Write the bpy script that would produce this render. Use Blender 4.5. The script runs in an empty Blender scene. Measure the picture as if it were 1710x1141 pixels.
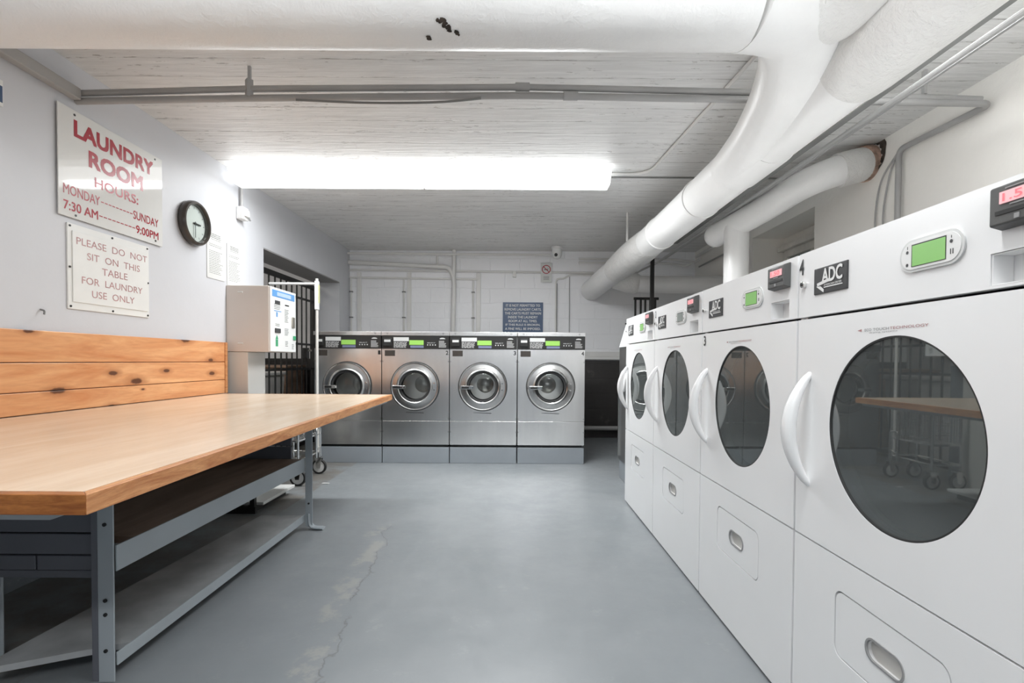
import bpy, bmesh, math, random
from mathutils import Vector, Matrix
from mathutils.geometry import tessellate_polygon
random.seed(7)
C = bpy.context.scene.collection
PI = math.pi

# ------------------------------------------------------------------ camera
F_PX = 838.0
cam_data = bpy.data.cameras.new('camera')
cam = bpy.data.objects.new('camera', cam_data); C.objects.link(cam)
cam_data.sensor_width = 36.0
cam_data.lens = 36.0 * F_PX / 1710.0
cam_data.clip_start = 0.02
_p, _r = math.radians(-1.2), math.radians(0.35)
_f = Vector((0, math.cos(_p), math.sin(_p))); _x = Vector((1, 0, 0)); _u = _x.cross(_f)
_rt = _x * math.cos(_r) + _u * math.sin(_r); _up = -_x * math.sin(_r) + _u * math.cos(_r)
cam.matrix_world = Matrix(((_rt.x, _up.x, -_f.x, 0), (_rt.y, _up.y, -_f.y, 0), (_rt.z, _up.z, -_f.z, 1.02), (0, 0, 0, 1)))
cam_data.shift_x = -0.00169
cam_data.shift_y = 0.02927
bpy.context.scene.camera = cam

# ------------------------------------------------------------------ world, exposure
sc = bpy.context.scene
world = bpy.data.worlds.new('world'); sc.world = world; world.use_nodes = True
world.node_tree.nodes['Background'].inputs[0].default_value = (0.9, 0.95, 1, 1)
world.node_tree.nodes['Background'].inputs[1].default_value = 0.05
sc.view_settings.view_transform = 'Standard'
sc.view_settings.look = 'None'
sc.view_settings.gamma = 1.0
sc.view_settings.use_curve_mapping = False
sc.view_settings.exposure = 0.68
sc.cycles.max_bounces = 14; sc.cycles.diffuse_bounces = 8; sc.cycles.glossy_bounces = 6
LAMP = 2.8             # emission of the fluorescent lenses
TUBE_W = (43.0, 11.0, 28.0, 7.0)   # power of the tubes behind each lens: before the washers, then the added lights by the cross pipe, by the rear wall, over the dryers

# ------------------------------------------------------------------ room sizes
XL, XR, YB, YR, HC = -2.19, 2.40, 6.70, -2.30, 2.48

# ------------------------------------------------------------------ materials
def newmat(name):
    m = bpy.data.materials.new(name); m.use_nodes = True
    return m, m.node_tree.nodes, m.node_tree.links, m.node_tree.nodes['Principled BSDF']

def coords(N, L, scale=(1, 1, 1), kind='Object', rot=(0, 0, 0)):
    t = N.new('ShaderNodeTexCoord'); mp = N.new('ShaderNodeMapping')
    mp.inputs['Scale'].default_value = scale; mp.inputs['Rotation'].default_value = rot
    L.new(t.outputs[kind], mp.inputs['Vector']); return mp.outputs['Vector']

def noise(N, L, vec, scale=5, detail=4, rough=0.5, dist=0.0):
    n = N.new('ShaderNodeTexNoise'); n.inputs['Scale'].default_value = scale
    n.inputs['Detail'].default_value = detail; n.inputs['Roughness'].default_value = rough
    n.inputs['Distortion'].default_value = dist
    L.new(vec, n.inputs['Vector']); return n.outputs['Fac']

def ramp(N, L, fac, stops):
    r = N.new('ShaderNodeValToRGB')
    while len(r.color_ramp.elements) < len(stops): r.color_ramp.elements.new(0.5)
    for e, (p, c) in zip(r.color_ramp.elements, stops):
        e.position = p; e.color = (c[0], c[1], c[2], 1) if not isinstance(c, float) else (c, c, c, 1)
    L.new(fac, r.inputs['Fac']); return r.outputs['Color']

def math_n(N, L, op, a, b=None, clamp=False):
    n = N.new('ShaderNodeMath'); n.operation = op; n.use_clamp = clamp
    for i, v in enumerate((a, b)):
        if v is None: continue
        if isinstance(v, (int, float)): n.inputs[i].default_value = v
        else: L.new(v, n.inputs[i])
    return n.outputs[0]

def mixc(N, L, fac, a, b):
    n = N.new('ShaderNodeMix'); n.data_type = 'RGBA'
    for sock, v in (('Factor', fac), ):
        if isinstance(v, (int, float)): n.inputs[0].default_value = v
        else: L.new(v, n.inputs[0])
    for i, v in ((6, a), (7, b)):
        if isinstance(v, tuple): n.inputs[i].default_value = (v[0], v[1], v[2], 1)
        else: L.new(v, n.inputs[i])
    return n.outputs[2]

def bump(N, L, P, h, strength, dist=0.01, normal=None):
    b = N.new('ShaderNodeBump'); b.inputs['Strength'].default_value = strength; b.inputs['Distance'].default_value = dist
    L.new(h, b.inputs['Height'])
    if normal is not None: L.new(normal, b.inputs['Normal'])
    L.new(b.outputs['Normal'], P.inputs['Normal']); return b.outputs['Normal']

def plain(name, col, rough=0.5, metal=0.0, var=0.06, bscale=60, bstr=0.05, emit=0.0, coat=0.0, spec=0.5, vscale=3):
    """a painted / plastic / metal surface with slight uneven colour and a fine bump"""
    m, N, L, P = newmat(name)
    P.inputs['Roughness'].default_value = rough; P.inputs['Metallic'].default_value = metal
    P.inputs['Coat Weight'].default_value = coat; P.inputs['Coat Roughness'].default_value = 0.08
    P.inputs['Specular IOR Level'].default_value = spec
    v = coords(N, L)
    n = noise(N, L, v, vscale, 4)
    lo = tuple(c * (1 - var) for c in col); hi = tuple(min(1, c * (1 + var)) for c in col)
    L.new(ramp(N, L, n, [(0.3, lo), (0.7, hi)]), P.inputs['Base Color'])
    if bstr: bump(N, L, P, noise(N, L, v, bscale, 3), bstr, 0.002)
    if emit:
        P.inputs['Emission Color'].default_value = (col[0], col[1], col[2], 1); P.inputs['Emission Strength'].default_value = emit
    return m

def mat_wall(name, col, low=None, split=1.0, brick=False, bstr=0.25):
    m, N, L, P = newmat(name)
    v = coords(N, L)
    P.inputs['Roughness'].default_value = 0.5
    n = noise(N, L, v, 1.3, 5, 0.6)
    c = ramp(N, L, n, [(0.3, tuple(x * 0.94 for x in col)), (0.7, col)])
    fl = noise(N, L, v, 9, 6, 0.7)
    c = mixc(N, L, ramp(N, L, fl, [(0.70, 0.0), (0.74, 0.35)]), c, tuple(x * 0.72 for x in col))
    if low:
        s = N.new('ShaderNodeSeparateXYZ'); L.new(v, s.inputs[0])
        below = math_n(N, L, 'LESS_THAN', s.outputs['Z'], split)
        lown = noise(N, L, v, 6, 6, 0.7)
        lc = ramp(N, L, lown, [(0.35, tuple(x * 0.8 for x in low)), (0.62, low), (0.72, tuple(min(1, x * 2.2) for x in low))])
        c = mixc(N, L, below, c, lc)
    L.new(c, P.inputs['Base Color'])
    h = math_n(N, L, 'ADD', math_n(N, L, 'MULTIPLY', noise(N, L, v, 14, 6, 0.6), 0.5), math_n(N, L, 'MULTIPLY', noise(N, L, v, 3, 4), 0.8))
    if brick:
        b = N.new('ShaderNodeTexBrick'); b.inputs['Scale'].default_value = 1.0
        b.inputs['Brick Width'].default_value = 0.40; b.inputs['Row Height'].default_value = 0.2
        b.inputs['Mortar Size'].default_value = 0.006; b.inputs['Mortar Smooth'].default_value = 0.6
        dn = N.new('ShaderNodeTexNoise'); dn.inputs['Scale'].default_value = 4.0
        L.new(v, dn.inputs['Vector'])
        s2 = N.new('ShaderNodeSeparateXYZ'); L.new(v, s2.inputs[0])
        cb = N.new('ShaderNodeCombineXYZ')
        L.new(math_n(N, L, 'ADD', math_n(N, L, 'ADD', s2.outputs['X'], s2.outputs['Y']), math_n(N, L, 'MULTIPLY', dn.outputs['Fac'], 0.05)), cb.inputs[0])
        L.new(math_n(N, L, 'ADD', s2.outputs['Z'], math_n(N, L, 'MULTIPLY', dn.outputs['Fac'], 0.03)), cb.inputs[1])
        L.new(cb.outputs[0], b.inputs['Vector'])
        h = math_n(N, L, 'SUBTRACT', h, math_n(N, L, 'MULTIPLY', b.outputs['Fac'], 0.7))
    bump(N, L, P, h, bstr, 0.02)
    return m

def mat_ceiling():
    m, N, L, P = newmat('painted_board_marked_concrete')
    v = coords(N, L)
    P.inputs['Roughness'].default_value = 0.42
    dn = noise(N, L, v, 2.5, 3)
    s = N.new('ShaderNodeSeparateXYZ'); L.new(v, s.inputs[0])
    cb = N.new('ShaderNodeCombineXYZ'); L.new(math_n(N, L, 'ADD', s.outputs['X'], 17.0), cb.inputs[0])
    L.new(math_n(N, L, 'ADD', s.outputs['Y'], math_n(N, L, 'MULTIPLY', dn, 0.03)), cb.inputs[1])
    b = N.new('ShaderNodeTexBrick'); b.inputs['Scale'].default_value = 1.0
    b.inputs['Brick Width'].default_value = 60.0; b.inputs['Row Height'].default_value = 0.155
    b.inputs['Mortar Size'].default_value = 0.006; b.inputs['Mortar Smooth'].default_value = 0.5
    b.inputs['Color1'].default_value = (0.2, 0.2, 0.2, 1); b.inputs['Color2'].default_value = (0.9, 0.9, 0.9, 1)
    L.new(cb.outputs[0], b.inputs['Vector'])
    vs = coords(N, L, (1.2, 14, 1))
    streak = noise(N, L, vs, 3.0, 5, 0.6)
    vf = coords(N, L, (9, 42, 9))
    fleck = noise(N, L, vf, 1.6, 5, 0.65)
    big = noise(N, L, coords(N, L, (1.4, 3, 1)), 1.5, 3)
    gate = math_n(N, L, 'ADD', fleck, math_n(N, L, 'MULTIPLY', math_n(N, L, 'SUBTRACT', big, 0.5), 0.35))
    gate = math_n(N, L, 'ADD', gate, math_n(N, L, 'MULTIPLY', b.outputs['Fac'], 0.10))
    fm = ramp(N, L, gate, [(0.645, 0.0), (0.69, 1.0)])
    base = ramp(N, L, streak, [(0.3, (0.66, 0.655, 0.645)), (0.7, (0.80, 0.795, 0.785))])
    lines = math_n(N, L, 'MULTIPLY', b.outputs['Fac'], ramp(N, L, noise(N, L, coords(N, L, (2.0, 4, 1)), 2.0, 3), [(0.45, 0.0), (0.62, 0.55)]))
    c = mixc(N, L, lines, base, (0.30, 0.285, 0.27))
    c = mixc(N, L, math_n(N, L, 'MULTIPLY', fm, 0.75), c, (0.26, 0.24, 0.225))
    L.new(c, P.inputs['Base Color'])
    h = math_n(N, L, 'ADD', math_n(N, L, 'MULTIPLY', streak, 0.8), math_n(N, L, 'MULTIPLY', noise(N, L, vf, 0.8, 4), 0.25))
    h = math_n(N, L, 'SUBTRACT', h, math_n(N, L, 'MULTIPLY', b.outputs['Fac'], 0.7))
    sc_ = N.new('ShaderNodeSeparateXYZ'); 
    h = math_n(N, L, 'ADD', h, math_n(N, L, 'MULTIPLY', b.outputs['Color'], 0.35))
    bump(N, L, P, h, 0.35, 0.02)
    return m

def mat_floor():
    m, N, L, P = newmat('grey_painted_concrete')
    v = coords(N, L)
    n1 = noise(N, L, v, 1.2, 6, 0.62)
    n2 = noise(N, L, v, 7, 6, 0.7)
    c = ramp(N, L, n1, [(0.28, (0.200, 0.218, 0.230)), (0.72, (0.262, 0.276, 0.288))])
    c = mixc(N, L, ramp(N, L, n2, [(0.60, 0.0), (0.70, 0.35)]), c, (0.33, 0.34, 0.34))
    c = mixc(N, L, ramp(N, L, noise(N, L, v, 3.3, 7, 0.72), [(0.66, 0.0), (0.74, 0.55)]), c, (0.35, 0.335, 0.305))
    c = mixc(N, L, ramp(N, L, noise(N, L, v, 17, 5, 0.7), [(0.70, 0.0), (0.74, 0.6)]), c, (0.20, 0.19, 0.18))
    # worn strip with a long crack beside the table
    s = N.new('ShaderNodeSeparateXYZ'); L.new(v, s.inputs[0])
    wob = math_n(N, L, 'MULTIPLY', math_n(N, L, 'SUBTRACT', noise(N, L, v, 3.0, 5, 0.6), 0.5), 0.28)
    line = math_n(N, L, 'ADD', math_n(N, L, 'ADD', s.outputs['X'], math_n(N, L, 'MULTIPLY', s.outputs['Y'], 0.085)), wob)
    d = math_n(N, L, 'ABSOLUTE', math_n(N, L, 'ADD', line, 0.49))
    d2 = math_n(N, L, 'ABSOLUTE', math_n(N, L, 'ADD', line, 0.545))
    near = math_n(N, L, 'LESS_THAN', s.outputs['Y'], 3.1)
    strip = math_n(N, L, 'MULTIPLY', ramp(N, L, d2, [(0.03, 0.7), (0.06, 0.0)]), ramp(N, L, noise(N, L, v, 5, 5, 0.7), [(0.48, 0.0), (0.56, 0.9)]))
    c = mixc(N, L, math_n(N, L, 'MULTIPLY', strip, near), c, (0.335, 0.33, 0.31))
    crk = math_n(N, L, 'MULTIPLY', math_n(N, L, 'MULTIPLY', ramp(N, L, d, [(0.002, 0.55), (0.0045, 0.0)]), near), ramp(N, L, noise(N, L, v, 4, 4), [(0.40, 0.0), (0.5, 1.0)]))
    c = mixc(N, L, crk, c, (0.12, 0.115, 0.11))
    # brown grime along the wall below the table and by the far corner
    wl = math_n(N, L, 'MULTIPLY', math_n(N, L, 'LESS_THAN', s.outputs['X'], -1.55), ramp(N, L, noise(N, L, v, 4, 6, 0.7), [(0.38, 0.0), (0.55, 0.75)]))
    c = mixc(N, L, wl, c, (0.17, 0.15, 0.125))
    L.new(c, P.inputs['Base Color'])
    L.new(ramp(N, L, n2, [(0.3, 0.30), (0.7, 0.46)]), P.inputs['Roughness'])
    h = math_n(N, L, 'ADD', math_n(N, L, 'MULTIPLY', n1, 0.8), math_n(N, L, 'MULTIPLY', n2, 0.2))
    h = math_n(N, L, 'SUBTRACT', h, math_n(N, L, 'MULTIPLY', crk, 0.4))
    bump(N, L, P, h, 0.25, 0.01)
    return m

def mat_wood(name, c0, c1, axis='Y', rough=0.4, knots=False, grain=1.0, coat=0.0, scale=1.0):
    m, N, L, P = newmat(name)
    P.inputs['Roughness'].default_value = rough; P.inputs['Coat Weight'].default_value = coat; P.inputs['Coat Roughness'].default_value = 0.12
    st = {'X': (0.12, 1, 1), 'Y': (1, 0.12, 1), 'Z': (1, 1, 0.12)}[axis]
    v = coords(N, L, tuple(x * scale for x in st))
    n = noise(N, L, v, 9, 6, 0.62, 1.2)
    c = ramp(N, L, n, [(0.30, c0), (0.50, tuple((a + b) / 2 for a, b in zip(c0, c1))), (0.72, c1)])
    fine = noise(N, L, coords(N, L, tuple(x * scale * 6 for x in st)), 14, 4, 0.6)
    c = mixc(N, L, math_n(N, L, 'MULTIPLY', ramp(N, L, fine, [(0.45, 0.0), (0.75, 1.0)]), 0.22 * grain), c, tuple(x * 0.62 for x in c0))
    if knots:
        sk = N.new('ShaderNodeSeparateXYZ'); L.new(coords(N, L, (1, 2.3, 6.2)), sk.inputs[0])
        ck = N.new('ShaderNodeCombineXYZ'); L.new(sk.outputs['Y'], ck.inputs[0]); L.new(sk.outputs['Z'], ck.inputs[1])
        vo = N.new('ShaderNodeTexVoronoi'); vo.voronoi_dimensions = '2D'; vo.inputs['Scale'].default_value = 1.0; L.new(ck.outputs[0], vo.inputs['Vector'])
        sc2 = N.new('ShaderNodeSeparateColor'); L.new(vo.outputs['Color'], sc2.inputs[0])
        dd = math_n(N, L, 'ADD', math_n(N, L, 'DIVIDE', vo.outputs['Distance'], math_n(N, L, 'ADD', math_n(N, L, 'MULTIPLY', sc2.outputs[0], 1.1), 0.25)), math_n(N, L, 'MULTIPLY', math_n(N, L, 'SUBTRACT', noise(N, L, coords(N, L), 30, 2), 0.5), 0.06))
        c = mixc(N, L, ramp(N, L, dd, [(0.06, 0.75), (0.20, 0.0)]), c, tuple(x * 0.62 for x in c0))
        c = mixc(N, L, ramp(N, L, dd, [(0.055, 0.92), (0.085, 0.0)]), c, (0.09, 0.03, 0.012))
    L.new(c, P.inputs['Base Color'])
    bump(N, L, P, fine, 0.06, 0.003)
    return m

def mat_steel(name, col=(0.66, 0.655, 0.645), rough=0.27, brush='Z', bstr=0.010):
    m, N, L, P = newmat(name)
    P.inputs['Metallic'].default_value = 1.0
    v = coords(N, L, {'Z': (9, 9, 0.5), 'X': (0.5, 9, 9), 'N': (4, 4, 4)}[brush])
    n = noise(N, L, v, 3, 3)
    L.new(ramp(N, L, n, [(0.3, tuple(x * 0.93 for x in col)), (0.7, col)]), P.inputs['Base Color'])
    P.inputs['Roughness'].default_value = rough
    if bstr: bump(N, L, P, noise(N, L, coords(N, L, (1, 1, 0.4)), 1.6, 1), bstr, 0.02)
    return m

def mat_glass(name, tint, ior=1.6, haze=0.0, haze_col=(0.3, 0.32, 0.32)):
    """tinted see-through pane with a mirror sheen that grows at glancing angles"""
    m = bpy.data.materials.new(name); m.use_nodes = True
    N, L = m.node_tree.nodes, m.node_tree.links; N.clear()
    o = N.new('ShaderNodeOutputMaterial'); t = N.new('ShaderNodeBsdfTransparent'); t.inputs[0].default_value = (*tint, 1)
    g = N.new('ShaderNodeBsdfGlossy'); g.inputs['Roughness'].default_value = 0.015; g.inputs[0].default_value = (0.93, 0.97, 0.95, 1)
    fr = N.new('ShaderNodeFresnel'); fr.inputs['IOR'].default_value = ior
    mx = N.new('ShaderNodeMixShader')
    body = t.outputs[0]
    if haze:    # pale haze painted into the pane as a diffuse layer
        df = N.new('ShaderNodeBsdfDiffuse'); L.new(ramp(N, L, noise(N, L, coords(N, L), 4, 4), [(0.3, tuple(c * 0.85 for c in haze_col)), (0.7, haze_col)]), df.inputs[0])
        m2 = N.new('ShaderNodeMixShader'); m2.inputs[0].default_value = haze
        L.new(t.outputs[0], m2.inputs[1]); L.new(df.outputs[0], m2.inputs[2]); body = m2.outputs[0]
    L.new(fr.outputs[0], mx.inputs[0]); L.new(body, mx.inputs[1]); L.new(g.outputs[0], mx.inputs[2]); L.new(mx.outputs[0], o.inputs['Surface'])
    return m

def mat_emit(name, col, strength):
    m, N, L, P = newmat(name)
    P.inputs['Base Color'].default_value = (0.9, 0.9, 0.9, 1)
    P.inputs['Emission Color'].default_value = (*col, 1); P.inputs['Emission Strength'].default_value = strength
    P.inputs['Roughness'].default_value = 0.4
    bump(N, L, P, noise(N, L, coords(N, L), 220, 2), 0.1, 0.001)
    return m

def mat_lagging(name, col, wr=0.45):
    """canvas pipe insulation under many coats of gloss paint"""
    m, N, L, P = newmat(name)
    v = coords(N, L)
    P.inputs['Roughness'].default_value = 0.3
    n = noise(N, L, v, 2.2, 5, 0.6)
    c = ramp(N, L, n, [(0.3, tuple(x * 0.93 for x in col)), (0.7, col)])
    ch = noise(N, L, v, 5.5, 6, 0.68)
    c = mixc(N, L, ramp(N, L, ch, [(0.745, 0.0), (0.765, 0.85)]), c, (0.13, 0.11, 0.10))
    L.new(c, P.inputs['Base Color'])
    h = math_n(N, L, 'ADD', math_n(N, L, 'MULTIPLY', noise(N, L, v, 6, 6, 0.6), 0.9), math_n(N, L, 'MULTIPLY', noise(N, L, v, 28, 4, 0.6, 1.5), 0.22))
    bump(N, L, P, h, wr, 0.03)
    return m

M = {}
M['wall'] = mat_wall('white_wall_paint', (0.57, 0.575, 0.60), low=(0.20, 0.225, 0.25), split=1.0, bstr=0.10)
M['wall_b'] = mat_wall('white_painted_block', (0.87, 0.87, 0.885), low=(0.03, 0.026, 0.025), split=1.035, brick=True, bstr=0.40)
M['wall_r'] = mat_wall('cream_painted_plaster', (0.86, 0.84, 0.80), bstr=0.30)
M['wall_n'] = mat_wall('bare_grey_plaster', (0.74, 0.72, 0.68), bstr=0.5)
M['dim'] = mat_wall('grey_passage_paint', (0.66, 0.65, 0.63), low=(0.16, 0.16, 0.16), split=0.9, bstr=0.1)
M['soffit'] = plain('dark_soffit', (0.28, 0.275, 0.27), 0.5, bstr=0.2, bscale=12)  # darker tone for the underside of the gate opening
M['ceil'] = mat_ceiling()
M['floor'] = mat_floor()
M['lag'] = mat_lagging('painted_pipe_lagging', (0.86, 0.855, 0.845), 0.30)
M['lag_smooth'] = mat_lagging('glossy_white_pipe_wrap', (0.88, 0.875, 0.865), 0.12)
M['lag_crumple'] = mat_lagging('crumpled_white_pipe_wrap', (0.78, 0.77, 0.75), 0.75)
M['rust'] = plain('rusty_broken_plaster', (0.40, 0.27, 0.21), 0.9, var=0.6, bscale=40, bstr=0.8, vscale=18)
M['cavity'] = plain('dark_broken_plaster', (0.055, 0.042, 0.034), 0.9, var=0.7, bscale=50, bstr=0.9, vscale=25)  # near-black brown for the broken plaster and paint chips
M['conduit'] = plain('grey_painted_conduit', (0.36, 0.355, 0.35), 0.4, var=0.1)
M['conduit_d'] = plain('dark_grey_conduit', (0.20, 0.20, 0.195), 0.45, var=0.15)
M['conduit_w'] = plain('white_painted_conduit', (0.70, 0.69, 0.67), 0.4, var=0.06)
M['steel'] = mat_steel('brushed_stainless_steel', (0.90, 0.89, 0.875), 0.24)
M['steel_d'] = mat_steel('dark_stainless_steel', (0.42, 0.415, 0.41), 0.32)
M['steel_p'] = mat_steel('polished_stainless_steel', (0.60, 0.595, 0.585), 0.24, 'N', 0.01)
M['chrome'] = mat_steel('chrome', (0.80, 0.80, 0.79), 0.10, 'N', 0.0)
M['drum'] = mat_steel('drum_steel', (0.88, 0.875, 0.86), 0.35, 'N', 0.06)
M['plinth'] = plain('grey_plinth_paint', (0.27, 0.295, 0.32), 0.42)
M['black'] = plain('black_plastic', (0.018, 0.018, 0.018), 0.35)
M['panel'] = plain('black_console_film', (0.022, 0.021, 0.020), 0.28, var=0.15)
M['rubber'] = plain('black_rubber', (0.02, 0.02, 0.02), 0.6)
M['sticker'] = plain('pale_printed_sticker', (0.55, 0.55, 0.54), 0.5)
M['print'] = plain('grey_print', (0.30, 0.30, 0.30), 0.5)
M['print_w'] = plain('white_print', (0.75, 0.75, 0.74), 0.5)
M['lcd'] = plain('lit_green_display', (0.26, 0.50, 0.10), 0.3, emit=0.10, var=0.04)
M['lcd_d'] = plain('lit_green_screen', (0.22, 0.46, 0.14), 0.3, emit=0.15, var=0.06)
M['lcd_off'] = plain('grey_unlit_screen', (0.27, 0.30, 0.28), 0.25)
M['lcd_tag'] = plain('slate_blue_strip', (0.16, 0.18, 0.27), 0.35)
M['red'] = plain('lit_red_digits', (0.85, 0.10, 0.12), 0.3, emit=0.7, var=0.02)
M['redface'] = plain('pink_glowing_display', (0.75, 0.40, 0.42), 0.3, emit=0.30, var=0.04)
M['enamel'] = plain('white_enamel', (0.87, 0.87, 0.87), 0.28, var=0.015, bstr=0.01, coat=0.2)
M['enamel_h'] = plain('white_handle_plastic', (0.83, 0.83, 0.83), 0.22, var=0.01, bstr=0.0, coat=0.3)
M['badge'] = plain('charcoal_badge', (0.045, 0.045, 0.047), 0.35)
M['cardgrey'] = plain('dark_grey_reader_plastic', (0.085, 0.085, 0.083), 0.45, bscale=300, bstr=0.1)
M['lens_w'] = plain('clear_white_button_pad', (0.70, 0.71, 0.70), 0.2, var=0.02)
M['glass_d'] = mat_glass('smoked_door_glass', (0.78, 0.82, 0.82), 2.1, 0.22, (0.34, 0.37, 0.37))
M['glass_w'] = mat_glass('washer_door_glass', (0.92, 0.93, 0.92), 1.5)
M['glass_c'] = mat_glass('clock_glass', (0.95, 0.97, 0.96), 1.35)
M['darkdrum'] = plain('dryer_drum_interior', (0.58, 0.60, 0.60), 0.45, metal=0.2)
M['table_top'] = mat_wood('pale_varnished_worktop', (0.66, 0.50, 0.355), (0.77, 0.62, 0.475), 'Y', 0.26, grain=0.5, coat=0.15, scale=0.8)
M['table_edge'] = mat_wood('orange_oak_lipping', (0.36, 0.115, 0.03), (0.72, 0.37, 0.16), 'Y', 0.42, grain=1.6, scale=4.5)
M['table_end'] = mat_wood('dark_orange_end_grain', (0.22, 0.06, 0.012), (0.52, 0.20, 0.05), 'X', 0.45, grain=2.2, scale=6.0)
M['pine'] = mat_wood('orange_knotty_pine', (0.54, 0.19, 0.062), (0.80, 0.45, 0.22), 'Y', 0.32, knots=True, coat=0.1)
M['shelf_wood'] = mat_wood('dark_brown_shelf_board', (0.20, 0.125, 0.085), (0.36, 0.24, 0.17), 'Y', 0.5)
M['frame_paint'] = plain('blue_grey_metal_paint', (0.36, 0.395, 0.42), 0.4, bscale=25, bstr=0.15)
M['frame_dark'] = plain('dark_blue_grey_paint', (0.125, 0.13, 0.15), 0.45, bscale=20, bstr=0.2)
M['shelf_paint'] = plain('worn_grey_shelf_paint', (0.36, 0.37, 0.375), 0.45, var=0.2, bscale=25, bstr=0.25, vscale=8)
M['sign_w'] = plain('white_acrylic', (0.68, 0.68, 0.665), 0.06, var=0.01, bstr=0.0)
M['sign_m'] = plain('matt_white_sign_board', (0.72, 0.72, 0.70), 0.35, var=0.02, bstr=0.0)
M['ink_red'] = plain('red_sign_letters', (0.36, 0.03, 0.045), 0.25, var=0.05, spec=0.3)
M['ink_pale'] = plain('faded_red_letters', (0.42, 0.22, 0.22), 0.5, var=0.1)
M['paper'] = plain('white_paper', (0.60, 0.60, 0.585), 0.6, var=0.02)
M['ink_grey'] = plain('grey_ink', (0.16, 0.17, 0.16), 0.6)
M['sign_b'] = plain('navy_blue_sign', (0.035, 0.075, 0.165), 0.35)
M['clock_rim'] = plain('dark_bronze_rim', (0.045, 0.038, 0.033), 0.25, var=0.1)
M['clock_face'] = plain('white_clock_dial', (0.78, 0.80, 0.77), 0.5, var=0.02)
M['beige'] = plain('beige_painted_steel', (0.63, 0.575, 0.535), 0.4, var=0.02)
M['beige_l'] = plain('pale_beige_steel', (0.62, 0.605, 0.575), 0.42, var=0.03)
M['machine_w'] = plain('white_machine_front', (0.80, 0.80, 0.79), 0.3, var=0.02)
M['blue'] = plain('blue_header_strip', (0.11, 0.30, 0.60), 0.35, var=0.05)
M['blue_pale'] = plain('pale_blue_print', (0.55, 0.64, 0.82), 0.4)
M['green'] = plain('green_print', (0.05, 0.33, 0.16), 0.4)
M['brass'] = plain('dull_metal_plate', (0.33, 0.31, 0.27), 0.4, metal=0.6)
M['iron'] = plain('black_iron', (0.014, 0.013, 0.012), 0.5, bscale=30, bstr=0.3)
M['white_p'] = plain('white_plastic', (0.74, 0.74, 0.73), 0.35, var=0.02)
M['yellow'] = plain('pale_yellow_sticker', (0.66, 0.66, 0.34), 0.5)
M['board_w'] = plain('white_laminate_board', (0.72, 0.72, 0.70), 0.4)
M['lamp'] = mat_emit('fluorescent_lens', (0.965, 0.99, 1.0), LAMP)
M['lamp_end'] = mat_emit('lens_end_cap', (0.965, 0.99, 1.0), LAMP * 0.5)
M['trimw'] = plain('old_white_gloss_trim', (0.62, 0.60, 0.56), 0.4, var=0.12, vscale=8, bstr=0.3, bscale=18)
M['dark'] = plain('dark_cavity', (0.02, 0.02, 0.02), 0.6)

# ------------------------------------------------------------------ builders
def tag(o, label=None, cat=None, group=None, kind=None):
    if label: o['label'] = label
    if cat: o['category'] = cat
    if group: o['group'] = group
    if kind: o['kind'] = kind
    return o

def thing(name, label, cat, loc=(0, 0, 0), group=None):
    o = bpy.data.objects.new(name, None); C.objects.link(o); o.location = loc
    o.empty_display_size = 0.1
    return tag(o, label, cat, group)

def root_loc(p):
    v = Vector((0, 0, 0))
    while p is not None: v += p.location; p = p.parent
    return v

_glyph = {}
def glyphs(body, bold=0.0):
    k = (body, bold)
    if k in _glyph: return _glyph[k]
    cu = bpy.data.curves.new('lettering_curve', 'FONT'); cu.body = body; cu.offset = bold; cu.resolution_u = 3; cu.fill_mode = 'FRONT'
    o = bpy.data.objects.new('lettering_curve', cu); C.objects.link(o)
    dg = bpy.context.evaluated_depsgraph_get()
    me = bpy.data.meshes.new_from_object(o.evaluated_get(dg))
    vs = [(v.co.x, v.co.y) for v in me.vertices]; fs = [list(p.vertices) for p in me.polygons]
    bpy.data.meshes.remove(me); bpy.data.objects.remove(o); bpy.data.curves.remove(cu)
    _glyph[k] = (vs, fs); return vs, fs

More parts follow.
